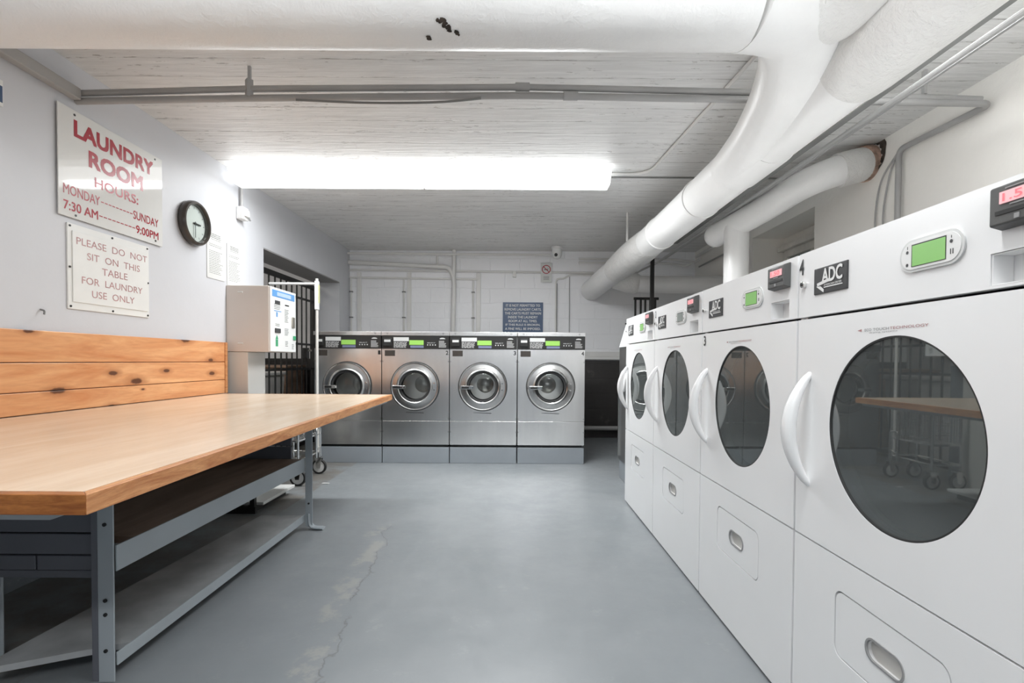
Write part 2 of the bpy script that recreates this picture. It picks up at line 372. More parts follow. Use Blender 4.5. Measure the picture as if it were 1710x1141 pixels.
class MB:
    """collects shapes in a local frame (x along the face, y into it, z up) and links them as one mesh object"""
    def __init__(s, o=(0, 0, 0), ex=(1, 0, 0), ey=(0, 1, 0), ez=(0, 0, 1)):
        s.o, s.ex, s.ey, s.ez = Vector(o), Vector(ex), Vector(ey), Vector(ez); s.v = []; s.f = []
    def w(s, p): return s.o + s.ex * p[0] + s.ey * p[1] + s.ez * p[2]
    def add(s, vs, fs):
        n = len(s.v); s.v += [s.w(p) for p in vs]; s.f += [[i + n for i in f] for f in fs]; return s
    def box(s, x0, x1, y0, y1, z0, z1):
        vs = [(x, y, z) for x in (x0, x1) for y in (y0, y1) for z in (z0, z1)]
        return s.add(vs, [(0, 1, 3, 2), (4, 6, 7, 5), (0, 4, 5, 1), (2, 3, 7, 6), (0, 2, 6, 4), (1, 5, 7, 3)])
    def hexa(s, p):  # eight corners: bottom loop of 4, top loop of 4
        return s.add(p, [(3, 2, 1, 0), (4, 5, 6, 7), (0, 1, 5, 4), (1, 2, 6, 5), (2, 3, 7, 6), (3, 0, 4, 7)])
    def tube(s, path, r, seg=12, cap=True, flat=1.0):
        P = [Vector(p) for p in path]; n = len(P)
        R = r if isinstance(r, (list, tuple)) else [r] * n
        T = [((P[min(i + 1, n - 1)] - P[max(i - 1, 0)]).normalized()) for i in range(n)]
        a = Vector((0, 0, 1)) if abs(T[0].z) < 0.9 else Vector((1, 0, 0))
        u = (a - T[0] * a.dot(T[0])).normalized(); vs = []
        for i in range(n):
            u = (u - T[i] * u.dot(T[i])).normalized(); w = T[i].cross(u)
            for k in range(seg):
                t = 2 * PI * k / seg; vs.append(tuple(P[i] + (u * math.cos(t) * flat + w * math.sin(t)) * R[i]))
        fs = [(i * seg + k, i * seg + (k + 1) % seg, (i + 1) * seg + (k + 1) % seg, (i + 1) * seg + k) for i in range(n - 1) for k in range(seg)]
        if cap: fs += [tuple(range(seg))[::-1], tuple((n - 1) * seg + k for k in range(seg))]
        return s.add(vs, fs)
    def cyl(s, p0, p1, r, seg=20, r1=None): return s.tube([p0, p1], [r, r if r1 is None else r1], seg)
    def lathe(s, prof, c, axis='y', seg=48, close=False):
        """prof: list of (radius, position along axis)"""
        vs = []
        for r, h in prof:
            for k in range(seg):
                t = 2 * PI * k / seg; a, b = r * math.cos(t), r * math.sin(t)
                vs.append({'y': (c[0] + a, c[1] + h, c[2] + b), 'z': (c[0] + a, c[1] + b, c[2] + h), 'x': (c[0] + h, c[1] + a, c[2] + b)}[axis])
        n = len(prof)
        fs = [(i * seg + k, i * seg + (k + 1) % seg, (i + 1) * seg + (k + 1) % seg, (i + 1) * seg + k) for i in range(n - 1) for k in range(seg)]
        if close: fs += [((n - 1) * seg + k, (n - 1) * seg + (k + 1) % seg, (k + 1) % seg, k) for k in range(seg)]
        return s.add(vs, fs)
    def plate(s, outer, holes, y0, y1):
        """a slab in the x-z plane, from y0 (front) to y1, with holes"""
        loops = [outer] + list(holes)
        tri = tessellate_polygon([[Vector((a, b, 0)) for a, b in l] for l in loops])
        flat = [p for l in loops for p in l]; n = len(flat)
        vs = [(a, y0, b) for a, b in flat] + [(a, y1, b) for a, b in flat]
        fs = [tuple(t) for t in tri] + [tuple(i + n for i in t)[::-1] for t in tri]
        k = 0
        for l in loops:
            m = len(l)
            fs += [(k + i, k + (i + 1) % m, n + k + (i + 1) % m, n + k + i) for i in range(m)]; k += m
        return s.add(vs, fs)
    def text(s, body, x0, x1, z0, z1, y=0.0, bold=0.0):
        vs, fs = glyphs(body)
        if not vs: return s
        ax, bx = min(p[0] for p in vs), max(p[0] for p in vs); az, bz = min(p[1] for p in vs), max(p[1] for p in vs)
        d = max(0.0, bold) * (z1 - z0) * 0.8
        sx, sz = (x1 - x0 - 2 * d) / (bx - ax), (z1 - z0 - 2 * d) / max(1e-6, bz - az)
        for k, (ox, oz) in enumerate(((-1, -1), (1, -1), (-1, 1), (1, 1), (0, 0)) if d else ((0, 0),)):
            s.add([(x0 + d + ox * d + (p[0] - ax) * sx, y - k * 2e-5, z0 + d + oz * d + (p[1] - az) * sz) for p in vs], fs)
        return s
    def build(s, name, mat, parent=None, bevel=0.0, smooth=35, label=None, recalc=True):
        me = bpy.data.meshes.new(name); off = root_loc(parent) if parent is not None else Vector((0, 0, 0))
        me.from_pydata([tuple(p - off) for p in s.v], [], s.f)
        if recalc:
            bm = bmesh.new(); bm.from_mesh(me); bmesh.ops.recalc_face_normals(bm, faces=bm.faces); bm.to_mesh(me); bm.free()
        me.materials.append(M[mat] if isinstance(mat, str) else mat)
        if smooth:
            me.polygons.foreach_set('use_smooth', [True] * len(me.polygons)); me.set_sharp_from_angle(angle=math.radians(smooth))
        me.update()
        o = bpy.data.objects.new(name, me); C.objects.link(o)
        if parent is not None: o.parent = parent
        if bevel:
            b = o.modifiers.new('edge', 'BEVEL'); b.width = bevel; b.segments = 2; b.limit_method = 'ANGLE'; b.angle_limit = math.radians(40)
            b.harden_normals = True
        if label: o['label'] = label
        return o

def circ(cx, cz, r, n=64, a0=0.0): return [(cx + r * math.cos(a0 + 2 * PI * k / n), cz + r * math.sin(a0 + 2 * PI * k / n)) for k in range(n)]
def rrect(x0, x1, z0, z1, r, n=6):
    out = []
    for cx, cz, a in ((x1 - r, z1 - r, 0), (x0 + r, z1 - r, 90), (x0 + r, z0 + r, 180), (x1 - r, z0 + r, 270)):
        for k in range(n + 1):
            t = math.radians(a + 90 * k / n); out.append((cx + r * math.cos(t), cz + r * math.sin(t)))
    return out
def rect(x0, x1, z0, z1): return [(x0, z0), (x1, z0), (x1, z1), (x0, z1)]
def curve(pts, n=8):
    """smooth path through the points"""
    P = [Vector(p) for p in pts]; out = []
    for i in range(len(P) - 1):
        a, b, c, d = P[max(i - 1, 0)], P[i], P[i + 1], P[min(i + 2, len(P) - 1)]
        for k in range(n):
            t = k / n
            out.append(tuple(0.5 * ((2 * b) + (c - a) * t + (2 * a - 5 * b + 4 * c - d) * t * t + (3 * b - a - 3 * c + d) * t ** 3)))
    out.append(tuple(P[-1])); return out
def bend(pts, r=0.08, n=6):
    """straight runs with rounded elbows"""
    P = [Vector(p) for p in pts]; out = [tuple(P[0])]
    for i in range(1, len(P) - 1):
        a = (P[i - 1] - P[i]); b = (P[i + 1] - P[i]); q = min(r, a.length * 0.49, b.length * 0.49)
        s0, s1 = P[i] + a.normalized() * q, P[i] + b.normalized() * q
        for k in range(n + 1):
            t = k / n; out.append(tuple(s0 * (1 - t) ** 2 + P[i] * 2 * t * (1 - t) + s1 * t * t))
    out.append(tuple(P[-1])); return out
def copy_tree(o, parent=None, shift=(0, 0, 0)):
    c = o.copy(); C.objects.link(c); c.parent = parent
    if parent is None: c.location = Vector(o.location) + Vector(shift)
    for ch in o.children: copy_tree(ch, c)
    return c
def child(o, name):
    for ch in o.children:
        if ch.name.split('.')[0] == name: return ch
        g = child(ch, name)
        if g: return g
LEFT = dict(ex=(0, 1, 0), ey=(-1, 0, 0))      # frame for things on the left wall: x runs to the back of the room
RIGHT = dict(ex=(0, -1, 0), ey=(1, 0, 0))     # frame for machines that face the left: x runs to the front of the room

# ------------------------------------------------------------------ structure
def struct(mb, name, mat, **k): return tag(mb.build(name, mat, None, **k), kind='structure')
struct(MB().box(-3.7, XR + 0.7, YR - 0.1, YB + 0.1, -0.1, 0.0), 'floor', 'floor', smooth=0)
struct(MB().box(-3.7, XR + 0.7, YR - 0.1, YB + 0.1, HC, HC + 0.1), 'ceiling', 'ceil', smooth=0)
AY0, AY1, AZ, AX = 4.40, 6.31, 1.985, -2.50
w = MB().box(AX, XL, YR, AY0, 0, HC).box(AX, XL, AY1, YB, 0, HC).box(AX, XL, AY0, AY1, AZ + 0.012, HC)
struct(w, 'wall_left', 'wall', smooth=0)
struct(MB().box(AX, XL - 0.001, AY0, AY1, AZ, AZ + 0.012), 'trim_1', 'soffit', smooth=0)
struct(MB().box(-3.7, XR + 0.7, YB, YB + 0.1, 0, HC), 'wall_back', 'wall_b', smooth=0)
NY0, NY1, NZ, NX = 4.04, 5.09, 2.27, 2.72
w = MB().box(XR, NX + 0.1, YR, NY0, 0, HC).box(XR, NX + 0.1, NY1, YB, 0, HC).box(XR, NX + 0.1, NY0, NY1, NZ, HC)
struct(w, 'wall_right', 'wall_r', smooth=0)
w = MB().box(NX, NX + 0.1, NY0, NY1, 0, NZ)
struct(w, 'wall_niche', 'wall_n', smooth=0)
struct(MB().box(-3.7, XR + 0.7, YR - 0.1, YR, 0, HC), 'wall_rear', 'wall', smooth=0)
# the passage behind the barred gate
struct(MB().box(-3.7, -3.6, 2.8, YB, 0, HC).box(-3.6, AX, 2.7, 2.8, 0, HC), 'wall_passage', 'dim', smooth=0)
# niche window
win = MB().box(NX - 0.05, NX, 4.10, 4.16, 0.95, 2.12).box(NX - 0.05, NX, 4.94, 5.0, 0.95, 2.12).box(NX - 0.05, NX, 4.16, 4.94, 2.05, 2.12).box(NX - 0.05, NX, 4.16, 4.94, 0.95, 1.0).box(NX - 0.04, NX, 4.53, 4.57, 1.0, 2.05)
wo = tag(win.build('window_1', 'trimw', None, bevel=0.004), kind='structure')
MB().box(NX - 0.02, NX - 0.012, 4.16, 4.94, 1.0, 2.05).build('pane', 'lcd_off', wo)
struct(MB().box(NX - 0.09, NX, 4.06, 5.05, 2.12, 2.165).box(NX - 0.07, NX, 4.08, 5.02, 2.165, 2.19), 'trim_2', 'trimw', bevel=0.006)
# ledge above the black dado on the back wall
struct(MB().box(-1.9, XR, YB - 0.035, YB, 1.045, 1.085).box(-1.9, XR, YB - 0.02, YB, 1.085, 1.15), 'trim_3', 'conduit_w', bevel=0.006)

# ------------------------------------------------------------------ fluorescent lights, real and added
def fixture(x0, x1, y0, label, watts, turn=None):
    t = thing('fluorescent_light', label, 'light', ((x0 + x1) / 2, y0 + 0.13, HC))
    MB().box(x0 + 0.02, x1 - 0.02, y0 + 0.06, y0 + 0.20, HC - 0.042, HC - 0.001).build('housing', 'white_p', t, bevel=0.004)
    xm = (x0 + x1) / 2
    for a, b in ((x0, xm - 0.008), (xm + 0.008, x1)):
        pr = [(y0, HC - 0.042), (y0 + 0.01, HC - 0.055), (y0 + 0.055, HC - 0.118), (y0 + 0.075, HC - 0.125), (y0 + 0.20, HC - 0.125), (y0 + 0.22, HC - 0.118), (y0 + 0.262, HC - 0.055), (y0 + 0.272, HC - 0.042)]
        n = len(pr); g = 0.012
        vs = [(a + g, y, z) for y, z in pr] + [(b - g, y, z) for y, z in pr]
        MB().add(vs, [tuple(range(n))[::-1], tuple(range(n, 2 * n))] + [(i, (i + 1) % n, n + (i + 1) % n, n + i) for i in range(n)]).build('lens', 'lamp', t)
        ld = bpy.data.lights.new('tube_light', 'AREA'); ld.shape = 'RECTANGLE'; ld.size = (b - a) - 0.5; ld.size_y = 0.16; ld.energy = watts * (0.22 if a == x0 else 0.78); ld.color = (0.955, 0.985, 1.0)
        lo = bpy.data.objects.new('tube_light', ld); C.objects.link(lo); lo.parent = t; lo.location = ((a + b) / 2 - (x0 + x1) / 2, 0.006, -0.127)
        for e0, e1 in ((a, a + g), (b - g, b)):
            vs = [(e0, y, z) for y, z in pr] + [(e1, y, z) for y, z in pr]
            MB().add(vs, [tuple(range(n))[::-1], tuple(range(n, 2 * n))] + [(i, (i + 1) % n, n + (i + 1) % n, n + i) for i in range(n)]).build('end_cap', 'lamp_end', t)
    if turn: t.location = turn; t.rotation_euler = (0, 0, PI / 2)
    return t
fixture(-2.13, 0.716, 3.74, 'long lit fluorescent ceiling light hung across the room before the washers', TUBE_W[0])
fixture(-1.5, 1.05, 0.80, 'added fluorescent fill light over the front end of the room, nearer the cross pipe', TUBE_W[1])  # added out of view to brighten the near half of the room
fixture(-1.3, 1.05, -1.30, 'added fluorescent fill light over the front end of the room, by the rear wall', TUBE_W[2])  # unseen fitting added behind the camera as fill
fixture(0.0, 1.6, 0.0, 'added hidden fluorescent light above the dryers behind the main pipe', TUBE_W[3], (1.62, 1.6, HC))  # added behind the pipe to lift the right wall

# ------------------------------------------------------------------ washers
WW = 0.668
def make_washer(x0):
    t = thing('front_loading_washer', 'x', 'washer', (x0 + WW / 2, 4.95, 0), 'stainless washers along the back wall')
    B = lambda: MB((x0, 4.95, 0))
    B().box(0.004, WW - 0.004, 0.012, 0.74, 0.0, 0.160).build('plinth', 'plinth', t, bevel=0.004)
    B().box(0.02, WW - 0.02, 0.05, 0.72, 0.160, 0.186).build('base_gap', 'black', t)
    a, b = 0.004, WW - 0.004
    c = B().box(a, a + 0.02, 0.022, 0.76, 0.186, 1.262).box(b - 0.02, b, 0.022, 0.76, 0.186, 1.262)
    c.box(a, b, 0.74, 0.76, 0.186, 1.262).box(a, b, 0.022, 0.76, 0.186, 0.20).box(a, b, 0.022, 0.76, 1.245, 1.262)
    c.build('cabinet', 'steel_d', t)
    cx, cz = WW / 2 - 0.005, 0.765
    B().plate(rect(a, b, 0.424, 1.132), [circ(cx, cz, 0.205)], 0.0, 0.02).build('front_panel', 'steel', t)
    B().box(a, b, 0.001, 0.02, 0.186, 0.421).build('lower_panel', 'steel', t, bevel=0.002)
    tr = B().box(a - 0.003, b + 0.003, -0.022, 0.76, 1.262, 1.302).build('top_trim', 'steel', t, bevel=0.004)
    for sx in (0.06, WW - 0.06): B().cyl((sx, -0.024, 1.283), (sx, -0.020, 1.283), 0.009, 12).build('screw', 'steel_p', tr)
    p = B().box(a, b, -0.016, 0.02, 1.134, 1.260).build('control_panel', 'panel', t, bevel=0.003)
    B().box(0.275, 0.415, -0.020, -0.012, 1.172, 1.218).build('display', 'lcd', p)
    B().box(0.285, 0.415, -0.019, -0.012, 1.143, 1.166).build('display_label', 'lcd_tag', p)
    B().box(0.120, 0.270, -0.0175, -0.012, 1.208, 1.246).build('logo_plate', 'sticker', p)
    tx = B()
    for k in range(7):
        q = 1.196 - k * 0.0085; x = 0.122
        while x < 0.24:
            q2 = random.uniform(0.012, 0.05); tx.box(x, min(0.25, x + q2), -0.0172, -0.012, q, q + 0.004); x += q2 + 0.006
    tx.build('instructions', 'sticker', p)
    tx = B()
    tx.text('SELECT', 0.45, 0.53, 1.188, 1.197, -0.0172, 0.02)
    for k in range(4): tx.add([(0.455 + k * 0.025 + 0.006 * math.cos(j * PI / 5), -0.0172, 1.172 + 0.006 * math.sin(j * PI / 5)) for j in range(10)], [tuple(range(10))])
    for k in range(6): tx.box(0.565, 0.565 + random.uniform(0.05, 0.085), -0.0172, -0.012, 1.150 + k * 0.0115, 1.1545 + k * 0.0115)
    tx.add([(0.60 + 0.028 * math.cos(j * PI / 8), -0.0172, 1.230 + 0.013 * math.sin(j * PI / 8)) for j in range(9)], [tuple(range(9))])
    tx.build('button_print', 'sticker', p)
    r = B().box(0.022, 0.105, -0.036, -0.012, 1.158, 1.236).build('card_reader', 'black', p, bevel=0.006)
    B().box(0.032, 0.095, -0.0385, -0.034, 1.198, 1.222).build('reader_plate', 'sticker', r, bevel=0.003)
    B().box(0.030, 0.098, -0.0375, -0.034, 1.184, 1.189).build('slot', 'dark', r)
    B().box(0.030, 0.130, -0.004, 0.004, 1.062, 1.118).build('badge', 'clock_rim', t)
    B().add([(0.24, -0.0008, 0.505), (0.415, -0.0008, 0.497), (0.415, -0.0008, 0.503), (0.24, -0.0008, 0.508)], [(0, 1, 2, 3)]).build('vent_slot', 'dark', t)
    for zz in (1.01, 0.446, 0.315):
        for xx in (0.010, WW - 0.010):
            B().cyl((xx, -0.004, zz), (xx, 0.004, zz), 0.0075, 10).build('screw', 'steel_p', t)
    # door
    d = B().lathe([(0.208, 0.004), (0.233, 0.0), (0.236, -0.008), (0.235, -0.020), (0.228, -0.028), (0.222, -0.026), (0.218, -0.026), (0.178, -0.033), (0.172, -0.040), (0.162, -0.044), (0.155, -0.040), (0.152, -0.026), (0.152, 0.004)], (cx, 0, cz), 'y', 72, True).build('door', 'steel_p', t)
    B().lathe([(0.238, 0.003), (0.243, 0.0), (0.243, -0.007), (0.237, -0.009)], (cx, 0, cz), 'y', 64, True).build('door_seal', 'rubber', d)
    B().lathe([(0.153, -0.026), (0.147, -0.032), (0.132, -0.028), (0.127, 0.03), (0.153, 0.03)], (cx, 0, cz), 'y', 64, True).build('gasket', 'rubber', d)
    g = [(0.133 * math.cos(k * PI / 20), -0.020 - 0.022 * math.sin(k * PI / 20)) for k in range(10)] + [(0.0005, -0.042)]
    B().lathe(g, (cx, 0, cz), 'y', 48).build('door_glass', 'glass_w', d)
    h = B().box(cx - 0.212, cx - 0.105, -0.068, -0.050, cz - 0.024, cz + 0.010).box(cx - 0.208, cx - 0.190, -0.052, -0.030, cz - 0.018, cz + 0.002).box(cx - 0.125, cx - 0.085, -0.058, -0.040, cz - 0.022, cz + 0.008).build('door_handle', 'chrome', d, bevel=0.004)
    B().box(cx - 0.200, cx - 0.132, -0.0700, -0.066, cz - 0.018, cz + 0.003).build('grip_inlay', 'black', h)
    for dz in (-0.032, 0.032): B().cyl((cx + 0.193, -0.040, cz + dz), (cx + 0.193, -0.030, cz + dz), 0.007, 12).build('hinge_bolt', 'chrome', d)
    dr = B().lathe([(0.195, 0.03), (0.20, 0.05), (0.255, 0.07), (0.262, 0.12), (0.262, 0.40), (0.25, 0.44), (0.09, 0.45), (0.06, 0.43), (0.0005, 0.425)], (cx, 0, cz), 'y', 48)
    for k in range(3):
        a0 = PI / 2 + 0.5 + k * 2 * PI / 3; ca, sa = math.cos(a0), math.sin(a0); tn = (-sa, ca)
        pts = [(cx + 0.262 * ca - tn[0] * 0.04, cz + 0.262 * sa - tn[1] * 0.04), (cx + 0.262 * ca + tn[0] * 0.04, cz + 0.262 * sa + tn[1] * 0.04), (cx + 0.19 * ca + tn[0] * 0.012, cz + 0.19 * sa + tn[1] * 0.012), (cx + 0.19 * ca - tn[0] * 0.012, cz + 0.19 * sa - tn[1] * 0.012)]
        dr.hexa([(q[0], 0.10, q[1]) for q in pts] + [(q[0], 0.42, q[1]) for q in pts])
    dr.build('drum', 'drum', t)
    return t
wx = [-1.970, -1.302, -0.634, 0.036]
wlab = ['stainless front loading washer numbered 1, partly hidden behind the wooden table', 'stainless front loading washer numbered 2, second from the gate',
        'stainless front loading washer numbered 3, between washers 2 and 4', 'stainless front loading washer numbered 4, at the open end by the dryers']
w0 = make_washer(wx[0]); washers = [w0] + [copy_tree(w0, None, (wx[i] - wx[0], 0, 0)) for i in (1, 2, 3)]
for i, t in enumerate(washers):
    t['label'] = wlab[i]
    MB((wx[i], 4.95, 0)).text(str(i + 1), WW - 0.037, WW - 0.012, 1.076, 1.116, -0.0015, 0.03).build('number', 'black', t)

# ------------------------------------------------------------------ dryers
DW = 0.729; DX = 0.817; DF = [3.650, 2.915, 2.180, 1.445]      # far end of each
def make_dryer(yf):
    t = thing('tumble_dryer', 'x', 'dryer', (DX, yf - DW / 2, 0), 'white tumble dryers along the aisle')
    B = lambda: MB((DX, yf, 0), **RIGHT)
    a, b = 0.002, DW - 0.002
    c = B().box(a, a + 0.012, 0.02, 0.80, 0.0, 1.325).box(b - 0.012, b, 0.02, 0.80, 0.0, 1.325).box(a, b, 0.79, 0.80, 0.0, 1.325).box(a, b, 0.02, 0.80, 1.312, 1.325).box(a, b, 0.02, 0.80, 0.0, 0.012)
    c.build('cabinet', 'enamel', t)
    hp = B().plate(rect(a, b, 1.148, 1.328), [rect(0.580, 0.686, 1.153, 1.208)], 0.0, 0.02).build('header_panel', 'enamel', t)
    rc = B().box(0.5808, 0.6852, 0.038, 0.044, 1.1538, 1.2072).box(0.5808, 0.5830, 0.002, 0.0375, 1.1538, 1.2072).box(0.6830, 0.6852, 0.002, 0.0375, 1.1538, 1.2072).box(0.5835, 0.6825, 0.002, 0.0375, 1.2055, 1.2072).box(0.5835, 0.6825, 0.002, 0.0375, 1.1538, 1.1555).build('coin_recess', 'enamel', t)
    B().cyl((0.655, 0.036, 1.184), (0.655, 0.043, 1.184), 0.006, 14).build('lock', 'black', rc)
    bd = B().box(0.078, 0.214, -0.004, 0.002, 1.203, 1.273).build('badge', 'badge', t, bevel=0.002)
    l = B()
    l.text('ADC', 0.115, 0.198, 1.230, 1.268, -0.0052, 0.035)
    l.add([(0.095, -0.005, 1.224), (0.150, -0.005, 1.232), (0.150, -0.005, 1.240), (0.118, -0.005, 1.236), (0.094, -0.005, 1.232)], [(0, 1, 2, 3, 4)])
    l.add([(0.091, -0.005, 1.224), (0.110, -0.005, 1.223), (0.124, -0.005, 1.213), (0.123, -0.005, 1.205)], [(0, 1, 2, 3)])
    l.box(0.124, 0.198, -0.0052, -0.003, 1.217, 1.2195)
    l.text('AMERICAN DRYER', 0.124, 0.196, 1.2215, 1.2265, -0.0052, 0.02)
    l.build('logo', 'print_w', bd)
    cp = B().plate(rrect(0.382, 0.534, 1.206, 1.272, 0.0325, 10), [], -0.004, 0.002).build('control_pad', 'lens_w', t)
    B().plate(rrect(0.388, 0.528, 1.2115, 1.2665, 0.027, 10), [], -0.0055, -0.003).build('pad_film', 'machine_w', cp)
    B().box(0.415, 0.497, -0.0062, -0.004, 1.2165, 1.2615).build('screen_bezel', 'black', cp)
    B().box(0.4175, 0.496, -0.0068, -0.0055, 1.2175, 1.259).build('screen', 'lcd_d', cp)
    q = B()
    for (px, pz) in ((0.404, 1.248), (0.404, 1.222), (0.508, 1.248)): q.add([(px + 0.0035 * math.cos(j * PI / 5), -0.006, pz + 0.0035 * math.sin(j * PI / 5)) for j in range(10)], [tuple(range(10))])
    q.box(0.506, 0.5078, -0.006, -0.004, 1.224, 1.234).box(0.511, 0.5128, -0.006, -0.004, 1.224, 1.234).box(0.4035, 0.4047, -0.006, -0.004, 1.254, 1.260).box(0.5074, 0.5086, -0.006, -0.004, 1.254, 1.259)
    q.build('pad_print', 'badge', cp)
    # card reader with red digits
    rx0, rx1 = 0.598, 0.694
    r = B().hexa([(rx0, -0.022, 1.248), (rx1, -0.022, 1.248), (rx1, 0.0, 1.242), (rx0, 0.0, 1.242), (rx0, -0.022, 1.311), (rx1, -0.022, 1.311), (rx1, 0.0, 1.318), (rx0, 0.0, 1.318)]).build('card_reader', 'cardgrey', t, bevel=0.003)
    B().box(rx0 + 0.020, rx1 - 0.012, -0.0245, -0.021, 1.281, 1.300).build('digit_window', 'redface', r)
    B().text('1.50', rx0 + 0.026, rx1 - 0.020, 1.284, 1.297, -0.0252, 0.01).build('digits', 'red', r)
    B().box(rx0 + 0.012, rx1 - 0.008, -0.0235, -0.021, 1.264, 1.2705).build('slot', 'dark', r)
    B().box(rx0 + 0.044, rx0 + 0.052, -0.0235, -0.021, 1.252, 1.260).box(rx0 + 0.028, rx1 - 0.03, -0.0232, -0.021, 1.304, 1.306).box(rx0 + 0.036, rx1 - 0.03, -0.0232, -0.021, 1.276, 1.2785).build('reader_print', 'print', r)
    kn = B().cyl((0.030, -0.010, 1.239), (0.030, 0.004, 1.239), 0.0095, 18).build('key_lock', 'chrome', t, bevel=0.002)
    B().cyl((0.030, -0.0115, 1.239), (0.030, -0.009, 1.239), 0.0045, 12).build('keyhole', 'black', kn)
    # door
    cx, cz, R = 0.367, 0.862, 0.2175
    d = B().plate(rect(a, b, 0.536, 1.141), [circ(cx, cz, R, 96)], 0.0, 0.018).build('door', 'enamel', t)
    B().lathe([(R, 0.001), (R, 0.016), (R - 0.006, 0.016), (R - 0.004, 0.001)], (cx, 0, cz), 'y', 96, True).build('glass_seal', 'rubber', d)
    B().plate(circ(cx, cz, R - 0.004, 96), [], 0.004, 0.010).build('door_glass', 'glass_d', d)
    yh = 0.060; pts = []; rad = []
    for k in range(25):
        u = k / 24; z = 0.684 + 0.305 * u; bow = math.sin(PI * u) ** 0.75
        pts.append((yh, 0.004 - 0.060 * bow, z)); rad.append(0.0090 + 0.0105 * math.sin(PI * u))
    B().tube(pts, rad, 16).build('door_handle', 'enamel_h', d)
    tx = B().text('ECO', 0.275, 0.297, 1.0935, 1.0995, -0.0008, 0.01).text('TOUCH', 0.302, 0.350, 1.0935, 1.0995, -0.0008, 0.01).text('drying systems', 0.290, 0.375, 1.0875, 1.0915, -0.0008, 0.0).build('door_print', 'print', d)
    B().text('TECHNOLOGY', 0.353, 0.455, 1.0935, 1.0995, -0.0008, 0.01).add([(0.25, -0.0008, 1.0965), (0.265, -0.0008, 1.0935), (0.265, -0.0008, 1.0995)], [(0, 1, 2)]).build('red_door_print', 'ink_pale', d)
    B().lathe([(R + 0.005, 0.02), (R + 0.01, 0.05), (0.30, 0.07), (0.30, 0.66), (0.0005, 0.66)], (cx, 0, cz), 'y', 48).build('drum', 'darkdrum', t)
    # lower panel with lint drawer
    lx0, lx1, lz0, lz1 = 0.185, 0.525, 0.283, 0.452
    B().plate(rect(a, b, 0.013, 0.531), [rrect(lx0, lx1, lz0, lz1, 0.028)], 0.0, 0.018).build('lower_panel', 'enamel', t)
    B().box(lx0 - 0.02, lx1 + 0.02, 0.022, 0.026, lz0 - 0.02, lz1 + 0.02).build('drawer_gap', 'dark', t)
    g = 0.0040; mx, mz = (lx0 + lx1) / 2, 0.368
    ld = B().plate(rrect(lx0 + g, lx1 - g, lz0 + g, lz1 - g, 0.0255), [rrect(mx - 0.056, mx + 0.056, mz - 0.025, mz + 0.025, 0.0245, 8)], 0.001, 0.016).build('lint_drawer', 'enamel', t)
    B().plate(rrect(mx - 0.057, mx + 0.057, mz - 0.026, mz + 0.026, 0.0245, 8), [], 0.013, 0.0195).build('pull_recess', 'beige_l', ld)
    B().plate(rrect(mx - 0.0585, mx + 0.0585, mz - 0.0275, mz + 0.0275, 0.027, 8), [rrect(mx - 0.0535, mx + 0.0535, mz - 0.0225, mz + 0.0225, 0.022, 8)], -0.001, 0.004).build('pull_rim', 'print', ld)
    return t
dlab = ['white tumble dryer farthest down the aisle, beside the stainless machine', 'white tumble dryer numbered 2 with a grey unlit screen',
        'white tumble dryer numbered 3 on its door, green screen lit', 'white tumble dryer numbered 4, nearest the camera, with a large dark door window']
d0 = make_dryer(DF[0]); dryers = [d0] + [copy_tree(d0, None, (0, DF[i] - DF[0], 0)) for i in (1, 2, 3)]
for i, t in enumerate(dryers): t['label'] = dlab[i]
s_ = child(dryers[1], 'screen'); s_.material_slots[0].link = 'OBJECT'; s_.material_slots[0].material = M['lcd_off']
for i, (x0, x1, z0, z1) in {1: (0.012, 0.028, 1.272, 1.312), 2: (0.022, 0.044, 1.090, 1.132), 3: (0.004, 0.026, 1.268, 1.312)}.items():
    MB((DX, DF[i], 0), **RIGHT).text(str(i + 1), x0, x1, z0, z1, -0.0015, 0.02).build('number', 'black', dryers[i])

# stainless machine beyond the dryers
t = thing('stainless_extractor', 'dark stainless machine with slanted white top beyond the row of dryers', 'washer', (1.0, 4.06, 0))
mx0, my0, my1 = 0.925, 3.72, 4.40
MB().box(mx0 + 0.01, 1.6, my0, my1, 0, 0.165).build('plinth', 'plinth', t, bevel=0.004)
MB().box(mx0, 1.62, my0, my1, 0.167, 1.14).build('cabinet', 'steel_d', t, bevel=0.006)
MB().hexa([(mx0 - 0.005, my0, 1.142), (1.62, my0, 1.142), (1.62, my1, 1.142), (mx0 - 0.005, my1, 1.142), (mx0 + 0.055, my0, 1.345), (1.62, my0, 1.345), (1.62, my1, 1.345), (mx0 + 0.055, my1, 1.345)]).build('console', 'enamel', t, bevel=0.004)
MB().box(mx0 + 0.045, mx0 + 0.10, my1 - 0.02, my1, 1.346, 1.356).build('console_cap', 'black', t)
MB().lathe([(0.02, 0.0), (0.06, -0.01), (0.088, -0.03), (0.088, -0.045), (0.07, -0.055), (0.0005, -0.058)], (mx0, 4.06, 0.86), 'x', 32).build('door_knob', 'enamel_h', t)
MB().box(mx0 - 0.012, mx0 - 0.001, my1 - 0.03, my1 - 0.012, 0.20, 0.80).build('edge_strip', 'chrome', t)

